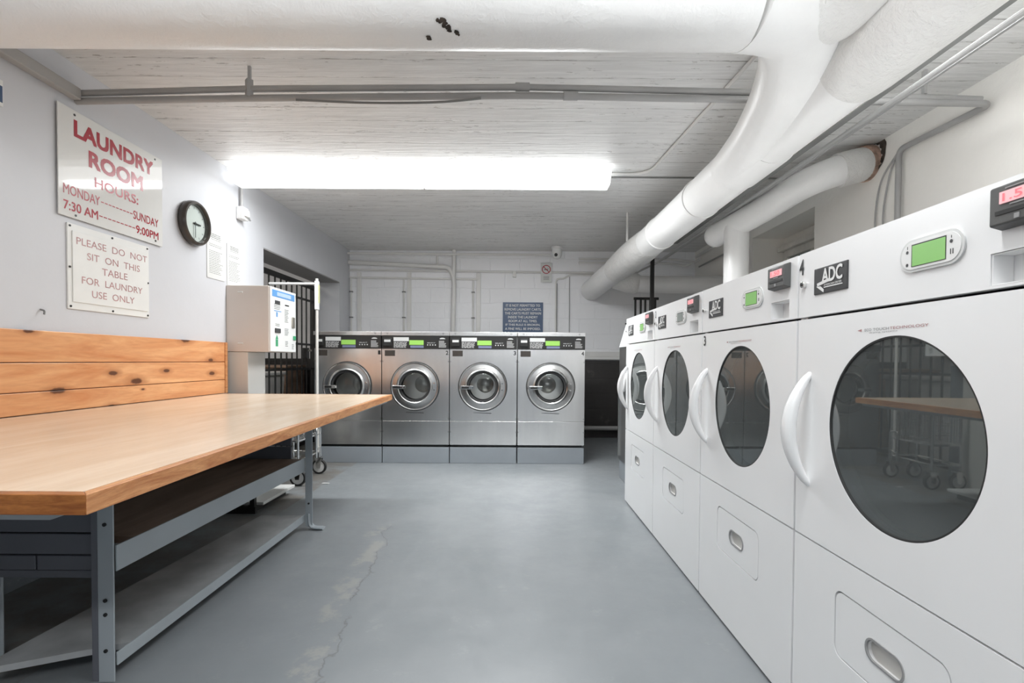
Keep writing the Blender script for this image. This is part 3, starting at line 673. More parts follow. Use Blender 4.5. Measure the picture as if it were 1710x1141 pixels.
# ------------------------------------------------------------------ folding table
ZT = 0.765
near_e, far_e = (-0.800, 0.935), (-0.905, 3.735)
t = thing('folding_table', 'large laundry folding table with pale wood top on blue-grey metal legs', 'table', (-1.4, 2.3, 0))
top = [(XL + 0.036, 0.935), near_e, far_e, (XL + 0.036, 3.735)]
e = 0.022
inn = [(XL + 0.036, 0.935 + e), (near_e[0] - e, 0.935 + e), (far_e[0] - e, 3.735 - e), (XL + 0.036, 3.735 - e)]
tp = MB().hexa([(x, y, ZT - 0.038) for x, y in inn] + [(x, y, ZT) for x, y in inn]).build('tabletop', 'table_top', t, smooth=0)
MB().hexa([(*inn[1], ZT - 0.04), (*top[1], ZT - 0.04), (*top[2], ZT - 0.04), (*inn[2], ZT - 0.04), (*inn[1], ZT - 0.0005), (*top[1], ZT - 0.0005), (*top[2], ZT - 0.0005), (*inn[2], ZT - 0.0005)]).build('edge_lipping', 'table_edge', tp, bevel=0.002)
MB().hexa([(*top[0], ZT - 0.04), (*top[1], ZT - 0.04), (*inn[1], ZT - 0.04), (*inn[0], ZT - 0.04), (*top[0], ZT - 0.0005), (*top[1], ZT - 0.0005), (*inn[1], ZT - 0.0005), (*inn[0], ZT - 0.0005)]).build('end_lipping', 'table_end', tp, bevel=0.002)
MB().hexa([(*inn[3], ZT - 0.04), (*inn[2], ZT - 0.04), (*top[2], ZT - 0.04), (*top[3], ZT - 0.04), (*inn[3], ZT - 0.0005), (*inn[2], ZT - 0.0005), (*top[2], ZT - 0.0005), (*top[3], ZT - 0.0005)]).build('end_lipping', 'table_end', tp, bevel=0.002)
u0, u1 = ZT - 0.060, ZT - 0.041
MB().hexa([(-2.1, 0.97, u0), (near_e[0] - 0.10, 0.97, u0), (far_e[0] - 0.03, 3.70, u0), (-2.1, 3.70, u0), (-2.1, 0.97, u1), (near_e[0] - 0.05, 0.97, u1), (far_e[0] - 0.02, 3.70, u1), (-2.1, 3.70, u1)]).build('underframe', 'frame_paint', t)
def leg(x0, x1, y, foot, zs):
    zb = 0.02 if foot else 0.0
    o = MB().box(x0, x1, y, y + 0.006, zb, u0).box(x0, x0 + 0.006, y + 0.006, y + 0.05, zb, u0).build('leg', 'frame_paint', t, bevel=0.002)
    if foot:
        xm = (x0 + x1) / 2
        MB().tube(bend([(xm, y + 0.014, 0.10), (xm + 0.002, y + 0.014, 0.012), (xm + 0.085, y + 0.01, 0.010)], 0.05), [0.024] * 8 + [0.024], 12, True, 0.42).build('foot', 'frame_paint', o)
    for zz in zs: MB().cyl(((x0 + x1) / 2, y - 0.004, zz), ((x0 + x1) / 2, y, zz), 0.006, 10).build('bolt', 'black', o)
LXF = -1.245
leg(-1.302, -1.252, 1.560, False, (0.50, 0.26, 0.215, 0.10)); leg(-1.243, -1.200, 2.985, True, (0.62, 0.16)); leg(-1.755, -1.705, 1.66, False, ()); leg(-2.10, -2.05, 2.985, False, ())
MB().box(-1.322, -1.303, 1.560, 1.60, 0.0, u0).build('leg_shade_strip', 'frame_dark', t, bevel=0.002)  # dark strip standing in for the shaded side flange of the leg
MB().box(LXF - 0.006, LXF - 0.001, 1.567, 2.990, 0.350, 0.432).build('rail', 'frame_paint', t, bevel=0.001)
MB().box(LXF - 0.006, LXF - 0.001, 1.567, 2.990, 0.050, 0.092).build('rail', 'frame_paint', t, bevel=0.001)
MB().box(-2.10, LXF - 0.008, 1.66, 2.975, 0.405, 0.428).build('middle_shelf', 'shelf_wood', t)
MB().hexa([(-1.600, 1.47, 0.070), (LXF - 0.008, 1.63, 0.070), (LXF - 0.008, 2.975, 0.070), (-1.50, 2.975, 0.070), (-1.600, 1.47, 0.090), (LXF - 0.008, 1.63, 0.090), (LXF - 0.008, 2.975, 0.090), (-1.50, 2.975, 0.090)]).build('bottom_shelf', 'shelf_paint', t)
for z0, z1, y in ((0.455, u0, 1.615), (0.384, 0.451, 1.612), (0.306, 0.331, 1.615)):
    MB().box(-2.10, -1.325, y, y + 0.03, z0, z1).build('end_board', 'frame_dark', t, bevel=0.003)
for z0, z1 in ((0.306, 0.50), (0.505, u0)): MB().box(-2.10, -1.325, 2.982, 3.00, z0, z1).build('end_board', 'frame_dark', t, bevel=0.003)
MB().box(-2.10, -1.545, 1.610, 1.64, 0.333, 0.381).build('end_board', 'frame_dark', t, bevel=0.004)
MB().box(-1.540, -1.327, 1.610, 1.64, 0.333, 0.381).build('end_board', 'frame_dark', t, bevel=0.004)

# pine backsplash
t = thing('pine_backsplash', 'knotty orange pine boards fixed to the wall behind the table', 'wall panelling', (XL + 0.015, 2.0, ZT))
for z0, z1 in ((ZT + 0.001, 0.866), (0.869, 0.998), (1.001, 1.146)):
    MB().box(XL + 0.001, XL + 0.030, 0.4, 3.752, z0, z1).build('board', 'pine', t, bevel=0.004)
MB().box(XL + 0.001, XL + 0.034, 3.754, 3.785, ZT + 0.001, 1.146).build('end_batten', 'table_edge', t, bevel=0.003)

# ------------------------------------------------------------------ signs, clock and papers on the left wall
def LW(): return MB((XL, 0, 0), **LEFT)
t = thing('laundry_hours_sign', 'large white glossy sign with red LAUNDRY ROOM HOURS lettering', 'sign', (XL, 2.77, 1.98))
LW().box(2.412, 3.122, -0.012, -0.006, 1.712, 2.245).build('board', 'sign_w', t, bevel=0.001)
tx = LW().text('LAUNDRY', 2.500, 3.045, 2.116, 2.200, -0.0128, 0.06).text('ROOM', 2.585, 2.960, 1.998, 2.084, -0.0128, 0.06).text('HOURS:', 2.620, 2.922, 1.908, 1.960, -0.0128, 0.03)
tx.text('MONDAY', 2.437, 2.652, 1.820, 1.868, -0.0128, 0.012).text('SUNDAY', 2.883, 3.085, 1.820, 1.868, -0.0128, 0.012)
tx.text('7:30 AM', 2.437, 2.639, 1.744, 1.790, -0.0128, 0.02).text('9:00PM', 2.903, 3.085, 1.744, 1.790, -0.0128, 0.02)
tx.build('lettering', 'ink_red', t)
for a, b, z in ((2.655, 2.880, 1.842), (2.643, 2.900, 1.766)):
    n = 9; dx = LW()
    for k in range(n): q = (b - a) / n; dx.box(a + k * q + q * 0.15, a + k * q + q * 0.9, -0.0128, -0.0122, z, z + 0.005)
    dx.build('dashed_line', 'ink_red', t)
for x, z in ((2.505, 2.222), (3.06, 2.225), (2.505, 1.728), (3.06, 1.735)): LW().cyl((x, -0.014, z), (x, -0.011, z), 0.006, 10).build('screw', 'black', t)
LW().box(2.45, 3.08, -0.006, 0.0, 1.75, 2.21).build('backing', 'sign_m', t)

t = thing('table_rules_sign', 'white framed sign with thin red letters asking not to sit on the table', 'sign', (XL, 2.73, 1.47))
LW().box(2.462, 3.008, -0.008, 0.0, 1.264, 1.685).build('frame', 'sign_m', t, bevel=0.002)
LW().box(2.485, 2.990, -0.013, -0.008, 1.300, 1.650).build('board', 'sign_m', t, bevel=0.001)
tx = LW()
for body, x0, x1, z in (('PLEASE  DO  NOT', 2.506, 2.985, 1.588), ('SIT  ON  THIS', 2.568, 2.927, 1.522), ('TABLE', 2.660, 2.834, 1.460), ('FOR  LAUNDRY', 2.535, 2.947, 1.397), ('USE  ONLY', 2.595, 2.885, 1.333)):
    tx.text(body, x0, x1, z, z + 0.036, -0.0138, -0.008)
tx.build('lettering', 'ink_pale', t)
for x, z in ((2.475, 1.672), (2.735, 1.672), (2.995, 1.672), (2.475, 1.277), (2.735, 1.277), (2.995, 1.277), (2.472, 1.47), (2.999, 1.47)): LW().cyl((x, -0.011, z), (x, -0.008, z), 0.0055, 10).build('screw', 'black', t)

t = thing('notice_sign', 'small blue notice on the wall at the left edge of the view', 'sign', (XL, 2.05, 2.14))
LW().box(1.90, 2.163, -0.006, 0.0, 2.09, 2.20).build('board', 'white_p', t)
LW().box(1.905, 2.160, -0.0072, -0.006, 2.105, 2.175).build('printed_band', 'sign_b', t)

t = thing('wall_clock', 'round wall clock with dark bronze rim above the papers', 'clock', (XL, 3.45, 1.94))
cy, cz = 3.420, 1.938
LW().lathe([(0.128, 0.0), (0.146, -0.004), (0.150, -0.020), (0.148, -0.040), (0.140, -0.050), (0.128, -0.050), (0.122, -0.040), (0.120, -0.022), (0.118, 0.0)], (cy, 0, cz), 'y', 64, True).build('rim', 'clock_rim', t)
fc = LW().lathe([(0.0005, -0.018), (0.121, -0.018), (0.121, -0.002), (0.0005, -0.002)], (cy, 0, cz), 'y', 48).build('dial', 'clock_face', t)
tk = LW()
for k in range(12):
    a = PI / 6 * k; ca, sa = math.sin(a), math.cos(a); r0, r1, h = 0.096, 0.112, 0.0022
    tk.add([(cy + r0 * ca - h * sa, -0.0190, cz + r0 * sa + h * ca), (cy + r1 * ca - h * sa, -0.0190, cz + r1 * sa + h * ca), (cy + r1 * ca + h * sa, -0.0190, cz + r1 * sa - h * ca), (cy + r0 * ca + h * sa, -0.0190, cz + r0 * sa - h * ca)], [(0, 1, 2, 3)])
tk.build('hour_marks', 'ink_grey', fc)
LW().box(cy - 0.014, cy + 0.062, -0.026, -0.024, cz - 0.005, cz + 0.005).build('hour_hand', 'black', t)
LW().box(cy - 0.0028, cy + 0.0028, -0.029, -0.027, cz - 0.095, cz + 0.012).build('minute_hand', 'ink_grey', t)
LW().cyl((cy, -0.031, cz), (cy, -0.018, cz), 0.007, 14).build('hand_hub', 'black', t)
LW().lathe([(0.0005, -0.042), (0.122, -0.040)], (cy, 0, cz), 'y', 48).build('glass', 'glass_c', t)

def notice(y0, y1, z0, z1, label, seed):
    t = thing('paper_notice', label, 'notice', (XL, (y0 + y1) / 2, (z0 + z1) / 2), 'papers taped beside the clock')
    LW().box(y0, y1, -0.004, -0.001, z0, z1).build('sheet', 'paper', t)
    rnd = random.Random(seed); p = LW(); h = z1 - z0; wd = y1 - y0
    for k in range(24):
        if k in (4, 5, 8, 9): continue
        z = z1 - h * 0.06 - k * h * 0.036; a = y0 + wd * (0.22 if k < 4 else 0.12); x = a; end = y1 - wd * (0.22 if k < 4 else rnd.uniform(0.1, 0.35))
        while x < end:
            q = rnd.uniform(0.008, 0.03); p.box(x, min(end, x + q), -0.0046, -0.0038, z, z + h * (0.016 if k < 3 else 0.009)); x += q + 0.005
    p.build('print', 'ink_grey', t)
notice(3.585, 3.800, 1.605, 1.945, 'white printed sheet taped just below and right of the clock', 1)
notice(3.835, 4.035, 1.590, 1.905, 'white printed sheet nearest the gate, above the beige machine', 2)

t = thing('wall_switch_box', 'small white electrical box on the wall between clock and ceiling light', 'electrical box', (XL, 4.02, 2.2))
LW().box(3.965, 4.055, -0.055, 0.0, 2.125, 2.225).build('box', 'white_p', t, bevel=0.008)
LW().cyl((4.01, -0.022, 2.225), (4.01, -0.022, HC - 0.002), 0.011, 12).build('conduit_stub', 'conduit', t)
LW().box(3.985, 4.035, -0.075, -0.055, 2.15, 2.20).build('switch_plate', 'white_p', t, bevel=0.006)
LW().cyl((4.035, -0.065, 2.155), (4.048, -0.072, 2.128), 0.006, 10).build('pull_tab', 'conduit_d', t)

t = MB((XL, 0, 0), **LEFT).tube(bend([(2.325, 0.001, 1.245), (2.325, -0.02, 1.24), (2.320, -0.022, 1.222)], 0.01), 0.004, 8).build('wall_hook', 'conduit_d')
tag(t, 'tiny dark hook on the wall left of the table rules sign', 'hook')

# ------------------------------------------------------------------ card machine on its pedestal
t = thing('card_value_machine', 'beige box machine with white front and blue strip on the left wall', 'vending machine', (-2.03, 4.05, 1.07))
bx0, bx1, by0, by1, bz0, bz1 = XL + 0.006, -1.865, 3.822, 4.272, 1.078, 1.582
MB().box(XL + 0.001, bx1, by0, by1, bz0, bz1).build('housing', 'beige', t, bevel=0.004)
FR = lambda: MB((bx1, 0, 0), **LEFT)
fp = FR().box(by0 + 0.004, by1 - 0.004, -0.012, 0.0, bz0 + 0.004, bz1 - 0.004).build('front_panel', 'machine_w', t, bevel=0.003)
FR().box(by0 + 0.03, by1 - 0.03, -0.0135, -0.011, bz1 - 0.075, bz1 - 0.022).build('header_strip', 'blue', fp)
q = FR(); x = by0 + 0.11
while x < by1 - 0.11: q.box(x, x + 0.013, -0.0145, -0.013, bz1 - 0.064, bz1 - 0.034); x += 0.019
q.build('strip_print', 'blue_pale', fp)
FR().box(by0 + 0.075, by0 + 0.155, -0.016, -0.011, bz1 - 0.128, bz1 - 0.102).build('display_window', 'badge', fp)
FR().box(by0 + 0.245, by0 + 0.315, -0.014, -0.011, bz1 - 0.128, bz1 - 0.118).build('card_slot', 'dark', fp)
FR().box(by0 + 0.07, by0 + 0.16, -0.020, -0.011, bz0 + 0.150, bz0 + 0.186).build('bill_slot', 'badge', fp, bevel=0.004)
FR().box(by0 + 0.085, by0 + 0.122, -0.0135, -0.011, bz0 + 0.045, bz0 + 0.100).add([(by0 + 0.08, -0.0135, bz0 + 0.102), (by0 + 0.127, -0.0135, bz0 + 0.102), (by0 + 0.1035, -0.0135, bz0 + 0.135)], [(0, 1, 2)]).build('bill_arrow', 'green', fp)
FR().box(by0 + 0.360, by0 + 0.415, -0.022, -0.011, bz0 + 0.205, bz0 + 0.295).build('lock_plate', 'brass', fp, bevel=0.006)
FR().box(by0 + 0.390, by0 + 0.435, -0.020, -0.011, bz0 + 0.105, bz0 + 0.140).build('green_button', 'green', fp, bevel=0.004)
q = FR(); rnd = random.Random(3)
for x0, z0, n, wd in ((0.06, 0.335, 4, 0.12), (0.24, 0.245, 9, 0.07), (0.08, 0.205, 2, 0.08), (0.24, 0.14, 5, 0.07), (0.25, 0.05, 4, 0.05), (0.37, 0.03, 4, 0.04)):
    for k in range(n): q.box(by0 + x0, by0 + x0 + wd * rnd.uniform(0.7, 1), -0.0132, -0.011, bz0 + z0 + k * 0.012, bz0 + z0 + k * 0.012 + 0.004)
q.build('instructions', 'ink_grey', fp)
q = FR().box(by0 + 0.095, by0 + 0.118, -0.0134, -0.011, bz0 + 0.275, bz0 + 0.312).box(by0 + 0.06, by0 + 0.18, -0.0134, -0.011, bz0 + 0.318, bz0 + 0.324)
q.build('blue_print', 'blue', fp)
for zz in (1.14, 1.53): MB().cyl((-2.06, by0 - 0.003, zz), (-2.10, by0, zz), 0.006, 10).build('screw', 'beige_l', t)
t = thing('machine_pedestal', 'narrow beige steel column under the card machine behind the table', 'pedestal', (-2.1, 4.1, 0))
MB().box(XL + 0.001, -2.030, 3.835, 4.10, 0.02, 1.076).build('column', 'beige_l', t, bevel=0.004)
MB().box(XL + 0.001, -2.00, 3.81, 4.14, 0.0, 0.02).build('base_plate', 'beige_l', t, bevel=0.003)

# ------------------------------------------------------------------ barred gate and things behind it
GX = -2.47
t = thing('security_gate', 'black barred iron gate in the recess beside the washers', 'gate', (GX, 5.35, 0))
MB().box(GX - 0.03, GX + 0.01, 4.42, 4.47, 0.0, 1.93).box(GX - 0.03, GX + 0.01, 6.20, 6.27, 0.0, 1.93).box(GX - 0.03, GX + 0.01, 4.47, 6.20, 1.88, 1.93).box(GX - 0.03, GX + 0.01, 4.47, 6.20, 0.02, 0.06).build('frame', 'iron', t, bevel=0.003)
for z in (0.90, 1.19, 1.72): MB().box(GX - 0.018, GX - 0.004, 4.47, 6.20, z, z + 0.024).build('crossbar', 'iron', t)
k = 0
y = 4.565
while y < 6.17:
    MB().cyl((GX - 0.011, y, 0.06), (GX - 0.011, y, 1.88), 0.0095, 8).build('bar', 'iron', t); y += 0.131
lk = MB().box(GX - 0.03, GX + 0.02, 5.93, 6.02, 1.03, 1.16).build('lock_box', 'iron', t, bevel=0.006)
MB().cyl((GX + 0.02, 5.98, 1.13), (GX + 0.06, 5.98, 1.13), 0.012, 12).build('lock_cylinder', 'brass', lk)
t = thing('added_passage_bulb', 'added unseen bulb lighting the passage behind the gate', 'light', (-3.0, 3.9, HC))  # bulb added out of view to brighten the passage
MB().lathe([(0.0005, 0.0), (0.05, 0.0), (0.05, -0.02), (0.022, -0.03), (0.022, -0.07)], (-3.0, 3.9, HC - 0.001), 'z', 20).build('holder', 'white_p', t)
MB().lathe([(0.0005, -0.165)] + [(0.045 * math.sin(k * PI / 10), -0.12 - 0.045 * math.cos(k * PI / 10)) for k in range(1, 9)] + [(0.02, -0.07)], (-3.0, 3.9, HC - 0.001), 'z', 20).build('bulb', 'lamp', t)
pl = bpy.data.lights.new('passage_fill_light', 'POINT'); pl.energy = 14; pl.shadow_soft_size = 0.05; pl.color = (1.0, 0.96, 0.9)
po_ = bpy.data.objects.new('passage_fill_light', pl); C.objects.link(po_); po_.parent = t; po_.location = (0, 0, -0.24)
t = thing('storage_bin', 'pale grey lidded bin standing behind the barred gate', 'bin', (-2.85, 5.35, 0))
MB().hexa([(-3.05, 4.95, 0), (-2.68, 4.95, 0), (-2.68, 5.75, 0), (-3.05, 5.75, 0), (-3.10, 4.9, 0.84), (-2.64, 4.9, 0.84), (-2.64, 5.8, 0.84), (-3.10, 5.8, 0.84)]).build('body', 'beige_l', t, bevel=0.02)
MB().box(-3.12, -2.62, 4.88, 5.82, 0.84, 0.885).build('lid', 'beige_l', t, bevel=0.015)
t = thing('passage_cabinet', 'tall brown cabinet in the dim passage behind the gate', 'cabinet', (-3.2, 6.25, 0))
MB().box(-3.5, -2.75, 6.05, 6.6, 0, 0.92).build('body', 'shelf_wood', t, bevel=0.01)
MB().box(-3.52, -2.73, 6.03, 6.62, 0.92, 0.95).build('cabinet_top', 'shelf_wood', t, bevel=0.005)

# ------------------------------------------------------------------ hanging laundry cart
t = thing('laundry_cart', 'chrome wire laundry cart with hanging pole on casters behind the table', 'laundry cart', (-1.9, 4.24, 0))
cx0, cx1, cy0, cy1 = -1.965, -1.735, 4.03, 4.47
fr = MB()
for z in (0.20, 0.36, 0.68): fr.tube([(cx0, cy0, z), (cx1, cy0, z), (cx1, cy1, z), (cx0, cy1, z), (cx0, cy0, z)], 0.009, 8)
for x in (cx0, cx1):
    for y in (cy0, cy1): fr.cyl((x, y, 0.15), (x, y, 0.68), 0.010, 10)
fr.build('frame', 'chrome', t)
bk = MB()
for k in range(1, 10):
    x = cx0 + (cx1 - cx0) * k / 10; bk.tube([(x, cy0, 0.68), (x, cy0, 0.36), (x, cy1, 0.36), (x, cy1, 0.68)], 0.003, 6)
for k in range(1, 12):
    y = cy0 + (cy1 - cy0) * k / 12; bk.tube([(cx0, y, 0.68), (cx0, y, 0.36), (cx1, y, 0.36), (cx1, y, 0.68)], 0.003, 6)
for z in (0.44, 0.52, 0.60): bk.tube([(cx0, cy0, z), (cx1, cy0, z), (cx1, cy1, z), (cx0, cy1, z), (cx0, cy0, z)], 0.003, 6)
bk.build('wire_basket', 'chrome', t)
MB().tube(bend([(cx1 + 0.012, cy1 - 0.09, 0.16), (cx1 + 0.012, cy1 - 0.09, 0.42), (cx1 + 0.012, cy1 + 0.0, 0.42), (cx1 + 0.012, cy1 + 0.0, 0.16)], 0.03), 0.008, 8).tube([(cx1 + 0.012, cy1 - 0.09, 0.23), (cx1 + 0.012, cy1, 0.25)], 0.007, 8).build('bumper_loop', 'chrome', t)
po = MB().cyl((cx1 - 0.005, cy1 - 0.03, 0.2), (cx1 - 0.005, cy1 - 0.03, 1.735), 0.0125, 14).build('pole', 'beige_l', t)
MB().box(cx1 - 0.022, cx1 + 0.012, cy1 - 0.048, cy1 - 0.012, 1.46, 1.715).build('pole_sleeve', 'white_p', po, bevel=0.006)
MB().box(cx1 + 0.0125, cx1 + 0.0145, cy1 - 0.045, cy1 - 0.015, 1.52, 1.68).build('sticker', 'yellow', po)
MB().cyl((-2.16, cy1 - 0.03, 1.69), (cx1 - 0.02, cy1 - 0.03, 1.69), 0.0115, 12).build('hanger_bar', 'white_p', t)
for x in (cx0 + 0.02, cx1):
    for y in (cy0, cy1):
        cs = MB().box(x - 0.03, x + 0.03, y - 0.03, y + 0.03, 0.142, 0.152)
        for sy in (-0.022, 0.018): cs.hexa([(x - 0.016, y + sy, 0.052), (x + 0.016, y + sy, 0.052), (x + 0.016, y + sy + 0.004, 0.052), (x - 0.016, y + sy + 0.004, 0.052), (x - 0.028, y + sy, 0.142), (x + 0.028, y + sy, 0.142), (x + 0.028, y + sy + 0.004, 0.142), (x - 0.028, y + sy + 0.004, 0.142)])
        cs = cs.build('caster', 'chrome', t, bevel=0.001)
        MB().lathe([(0.050, -0.013), (0.062, -0.013), (0.066, -0.008), (0.066, 0.008), (0.062, 0.013), (0.050, 0.013)], (x, y, 0.066), 'y', 28, True).build('tyre', 'rubber', cs)
        MB().lathe([(0.0005, -0.015), (0.012, -0.015), (0.014, -0.010), (0.050, -0.009), (0.050, 0.009), (0.014, 0.010), (0.012, 0.015), (0.0005, 0.015)], (x, y, 0.066), 'y', 28).build('wheel', 'white_p', cs)

t = thing('low_platform', 'white board on a low black steel base under the far end of the table', 'platform', (-1.9, 3.5, 0))
MB().box(-2.10, -1.66, 3.32, 3.80, 0.050, 0.070).build('board', 'board_w', t, bevel=0.003)
MB().box(-2.10, -1.70, 3.29, 3.316, 0.0, 0.045).box(-2.08, -2.04, 3.316, 3.78, 0.0, 0.048).box(-1.76, -1.72, 3.316, 3.78, 0.0, 0.048).build('base_frame', 'iron', t)
MB().box(-1.735, -1.705, 3.288, 3.318, 0.0455, 0.40).build('post', 'iron', t)

# ------------------------------------------------------------------ big lagged pipes
t = thing('main_pipe', 'thick white lagged pipe running down the room above the dryers', 'pipe', (1.3, 3.0, 2.16))
MB().tube(curve([(1.30, -2.25, 2.16), (1.30, 0.0, 2.16), (1.30, 2.0, 2.16), (1.295, 3.4, 2.155), (1.26, 4.4, 2.13), (1.14, 5.6, 2.05), (1.02, 6.695, 1.965)], 10), 0.135, 40, True).build('pipe', 'lag_smooth', t)
for y0, y1, r, mt in ((0.9, 1.95, 0.146, 'lag_crumple'), (-1.2, 0.9, 0.143, 'lag'), (2.55, 2.95, 0.142, 'lag_smooth')):
    n = 14; P = [(1.30, y0 + (y1 - y0) * k / n, 2.16) for k in range(n + 1)]
    MB().tube(P, [r * 0.97] + [r] * (n - 1) + [r * 0.97], 40).build('sleeve', mt, t)
pth = curve([(1.245, 4.62, 2.118), (1.19, 5.15, 2.085), (1.135, 5.62, 2.045)], 8)
MB().tube(pth, [0.138 + 0.014 * math.sin(PI * k / (len(pth) - 1)) for k in range(len(pth))], 32).build('sleeve', 'lag_crumple', t)
for y, x, z in ((5.62, 1.138, 2.048), (4.35, 1.262, 2.131), (3.5, 1.293, 2.154)):
    MB().lathe([(0.13, -0.015), (0.1415, -0.013), (0.1415, 0.013), (0.13, 0.015)], (x, y, z), 'y', 40, True).build('joint_band', 'lag', t)

t = thing('cross_pipe', 'thick white lagged pipe crossing the ceiling above the camera into the main pipe', 'pipe', (-0.5, 1.75, 2.26))
MB().tube([(XL + 0.002, 1.75, 2.26), (-1.2, 1.75, 2.26), (-0.2, 1.75, 2.26), (0.80, 1.75, 2.26)], 0.15, 40).build('pipe', 'lag', t)
pth = curve([(0.80, 1.75, 2.26), (0.98, 1.80, 2.255), (1.10, 1.97, 2.235), (1.19, 2.25, 2.20), (1.26, 2.62, 2.172), (1.298, 3.0, 2.16)], 8)
n = len(pth) - 1
MB().tube(pth, [0.152 - 0.018 * (k / n) for k in range(n + 1)], 40).build('elbow', 'lag_smooth', t)
pth = curve([(0.86, 1.76, 2.262), (1.02, 1.78, 2.275), (1.12, 1.70, 2.29), (1.18, 1.50, 2.30)], 6)
MB().tube(pth, 0.15, 32).build('elbow', 'lag_crumple', t)

rnd = random.Random(11); cpm = MB()
for k in range(24):
    a0 = math.radians(rnd.uniform(8, 18) if k < 4 else rnd.uniform(14, 36)); xx = -0.300 + 0.01 * rnd.random() if k < 4 else -0.255 + 0.065 * (36 - math.degrees(a0)) / 22 + rnd.uniform(-0.012, 0.012)
    m_ = rnd.randint(5, 7); ra, rx = rnd.uniform(0.025, 0.06), rnd.uniform(0.004, 0.011)
    cpm.add([(xx + rx * math.cos(2 * PI * q / m_) * rnd.uniform(0.6, 1.3), 1.75 - 0.1515 * math.sin(a0 + ra * math.sin(2 * PI * q / m_)), 2.26 - 0.1515 * math.cos(a0 + ra * math.sin(2 * PI * q / m_))) for q in range(m_)], [tuple(range(m_))])
cpm.build('chipped_paint', 'cavity', t, smooth=0)

t = thing('branch_pipe', 'white pipe from the rusty hole in the right wall, dropping behind the dryers', 'pipe', (1.85, 4.2, 1.3))
hp = curve([(1.76, 4.40, 2.125), (1.83, 4.16, 2.155), (1.92, 3.83, 2.20), (2.00, 3.55, 2.255), (2.10, 3.42, 2.29), (2.25, 3.40, 2.335), (2.399, 3.44, 2.375)], 8)
MB().tube(hp, 0.098, 32).build('run', 'lag_smooth', t)
sp = [(0.0005, -0.100)] + [(0.100 * math.sin(k * PI / 12), -0.100 * math.cos(k * PI / 12)) for k in range(1, 12)] + [(0.0005, 0.100)]
MB().lathe(sp, (1.76, 4.40, 2.125), 'z', 28).build('end_cap', 'lag_smooth', t)
MB().tube([(1.83, 4.16, 0.0), (1.83, 4.16, 1.2), (1.83, 4.16, 2.0), (1.83, 4.16, 2.14)], [0.096, 0.096, 0.098, 0.098], 32).build('drop', 'lag_smooth', t)
MB().tube(curve([(2.17, 3.405, 2.312), (2.28, 3.405, 2.343), (2.399, 3.44, 2.375)], 6), 0.112, 28).build('collar', 'lag_crumple', t)
MB().tube(curve([(2.325, 3.415, 2.357), (2.36, 3.425, 2.366), (2.399, 3.44, 2.377)], 4), [0.1125, 0.115, 0.116, 0.117, 0.118, 0.119, 0.119, 0.118, 0.117], 28).build('rust_patch', 'rust', t)
hb = MB(); rnd = random.Random(5); seg = 44; vs = []
for q in range(2):
    for k in range(seg):
        a = math.radians(-35 + 235 * k / (seg - 1)); j_ = rnd.uniform(0.9, 1.12)
        r_ = (0.128 + 0.02 * rnd.random()) if q == 0 else (0.128 + 0.075 * math.sin(PI * k / (seg - 1)) * j_ + 0.004)
        vs.append((XR - 0.003 - (0.012 * rnd.random() if q == 0 else 0.0), 3.445 - r_ * math.cos(a), min(HC - 0.004, 2.372 + r_ * math.sin(a))))
hb.add(vs, [(k, k + 1, seg + k + 1, seg + k) for k in range(seg - 1)])
tag(hb.build('broken_plaster', 'cavity', None, smooth=0), 'dark ragged broken plaster over the pipe hole in the right wall', 'damaged plaster')

t = thing('corner_pipe', 'white pipe running behind the dryers from the main pipe to the right wall', 'pipe', (1.8, 5.8, 1.92))
MB().tube(curve([(1.17, 5.93, 2.00), (1.34, 5.92, 1.945), (1.55, 5.9, 1.925), (2.0, 5.85, 1.918), (2.399, 5.8, 1.912)], 6), 0.100, 28).build('run', 'lag_smooth', t)
MB().tube(curve([(1.19, 5.93, 1.995), (1.34, 5.92, 1.95), (1.46, 5.905, 1.93)], 6), [0.118] * 6 + [0.122] * 5 + [0.112, 0.105], 28).build('sleeve', 'lag_crumple', t)

def rod(path, r, name, label, cat, mat='conduit', seg=10):
    return tag(MB().tube(path, r, seg).build(name, mat), label, cat)
rod([(1.105, 4.95, 2.20), (1.105, 4.95, HC - 0.001)], 0.011, 'pipe_hanger', 'thin rod hanging the main pipe from the ceiling before the back wall', 'pipe hanger', 'conduit_w')

# ------------------------------------------------------------------ conduits
Y0 = 2.53
t = thing('ceiling_conduit', 'upper of two grey conduits crossing the ceiling from the left wall', 'conduit', (0, Y0, 2.36))
MB().tube([(XL + 0.001, Y0, 2.340), (-1.33, Y0, 2.368), (0.05, Y0, 2.385), (1.2, Y0, 2.365), (2.32, Y0, 2.338)], 0.0155, 12).build('pipe', 'conduit', t)
MB().cyl((-1.325, Y0 - 0.004, 2.325), (-1.325, Y0 - 0.004, 2.41), 0.021, 4).box(-1.332, -1.318, Y0 - 0.006, Y0 + 0.006, 2.40, HC - 0.001).build('hanger_clamp', 'conduit', t)
MB().tube([(0.0, Y0, 2.385), (0.07, Y0, 2.385)], 0.021, 14).build('coupling', 'conduit', t)
MB().box(2.03, 2.045, Y0 - 0.01, Y0 + 0.01, 2.36, HC - 0.001).build('hanger_clamp', 'conduit', t)
t = thing('ceiling_conduit', 'lower of two grey conduits crossing the ceiling, with a long elbow on the right wall', 'conduit', (0, Y0, 2.31))
MB().tube(bend([(XL + 0.001, Y0, 2.302), (-1.3, Y0, 2.322), (0.05, Y0, 2.343), (1.2, Y0, 2.330), (2.372, Y0, 2.318), (2.372, 3.13, 2.340), (2.372, 3.13, 1.20)], 0.05), 0.0165, 12).build('pipe', 'conduit', t)
MB().tube([(0.24, Y0, 2.343), (0.31, Y0, 2.343)], 0.022, 14).build('coupling', 'conduit', t)
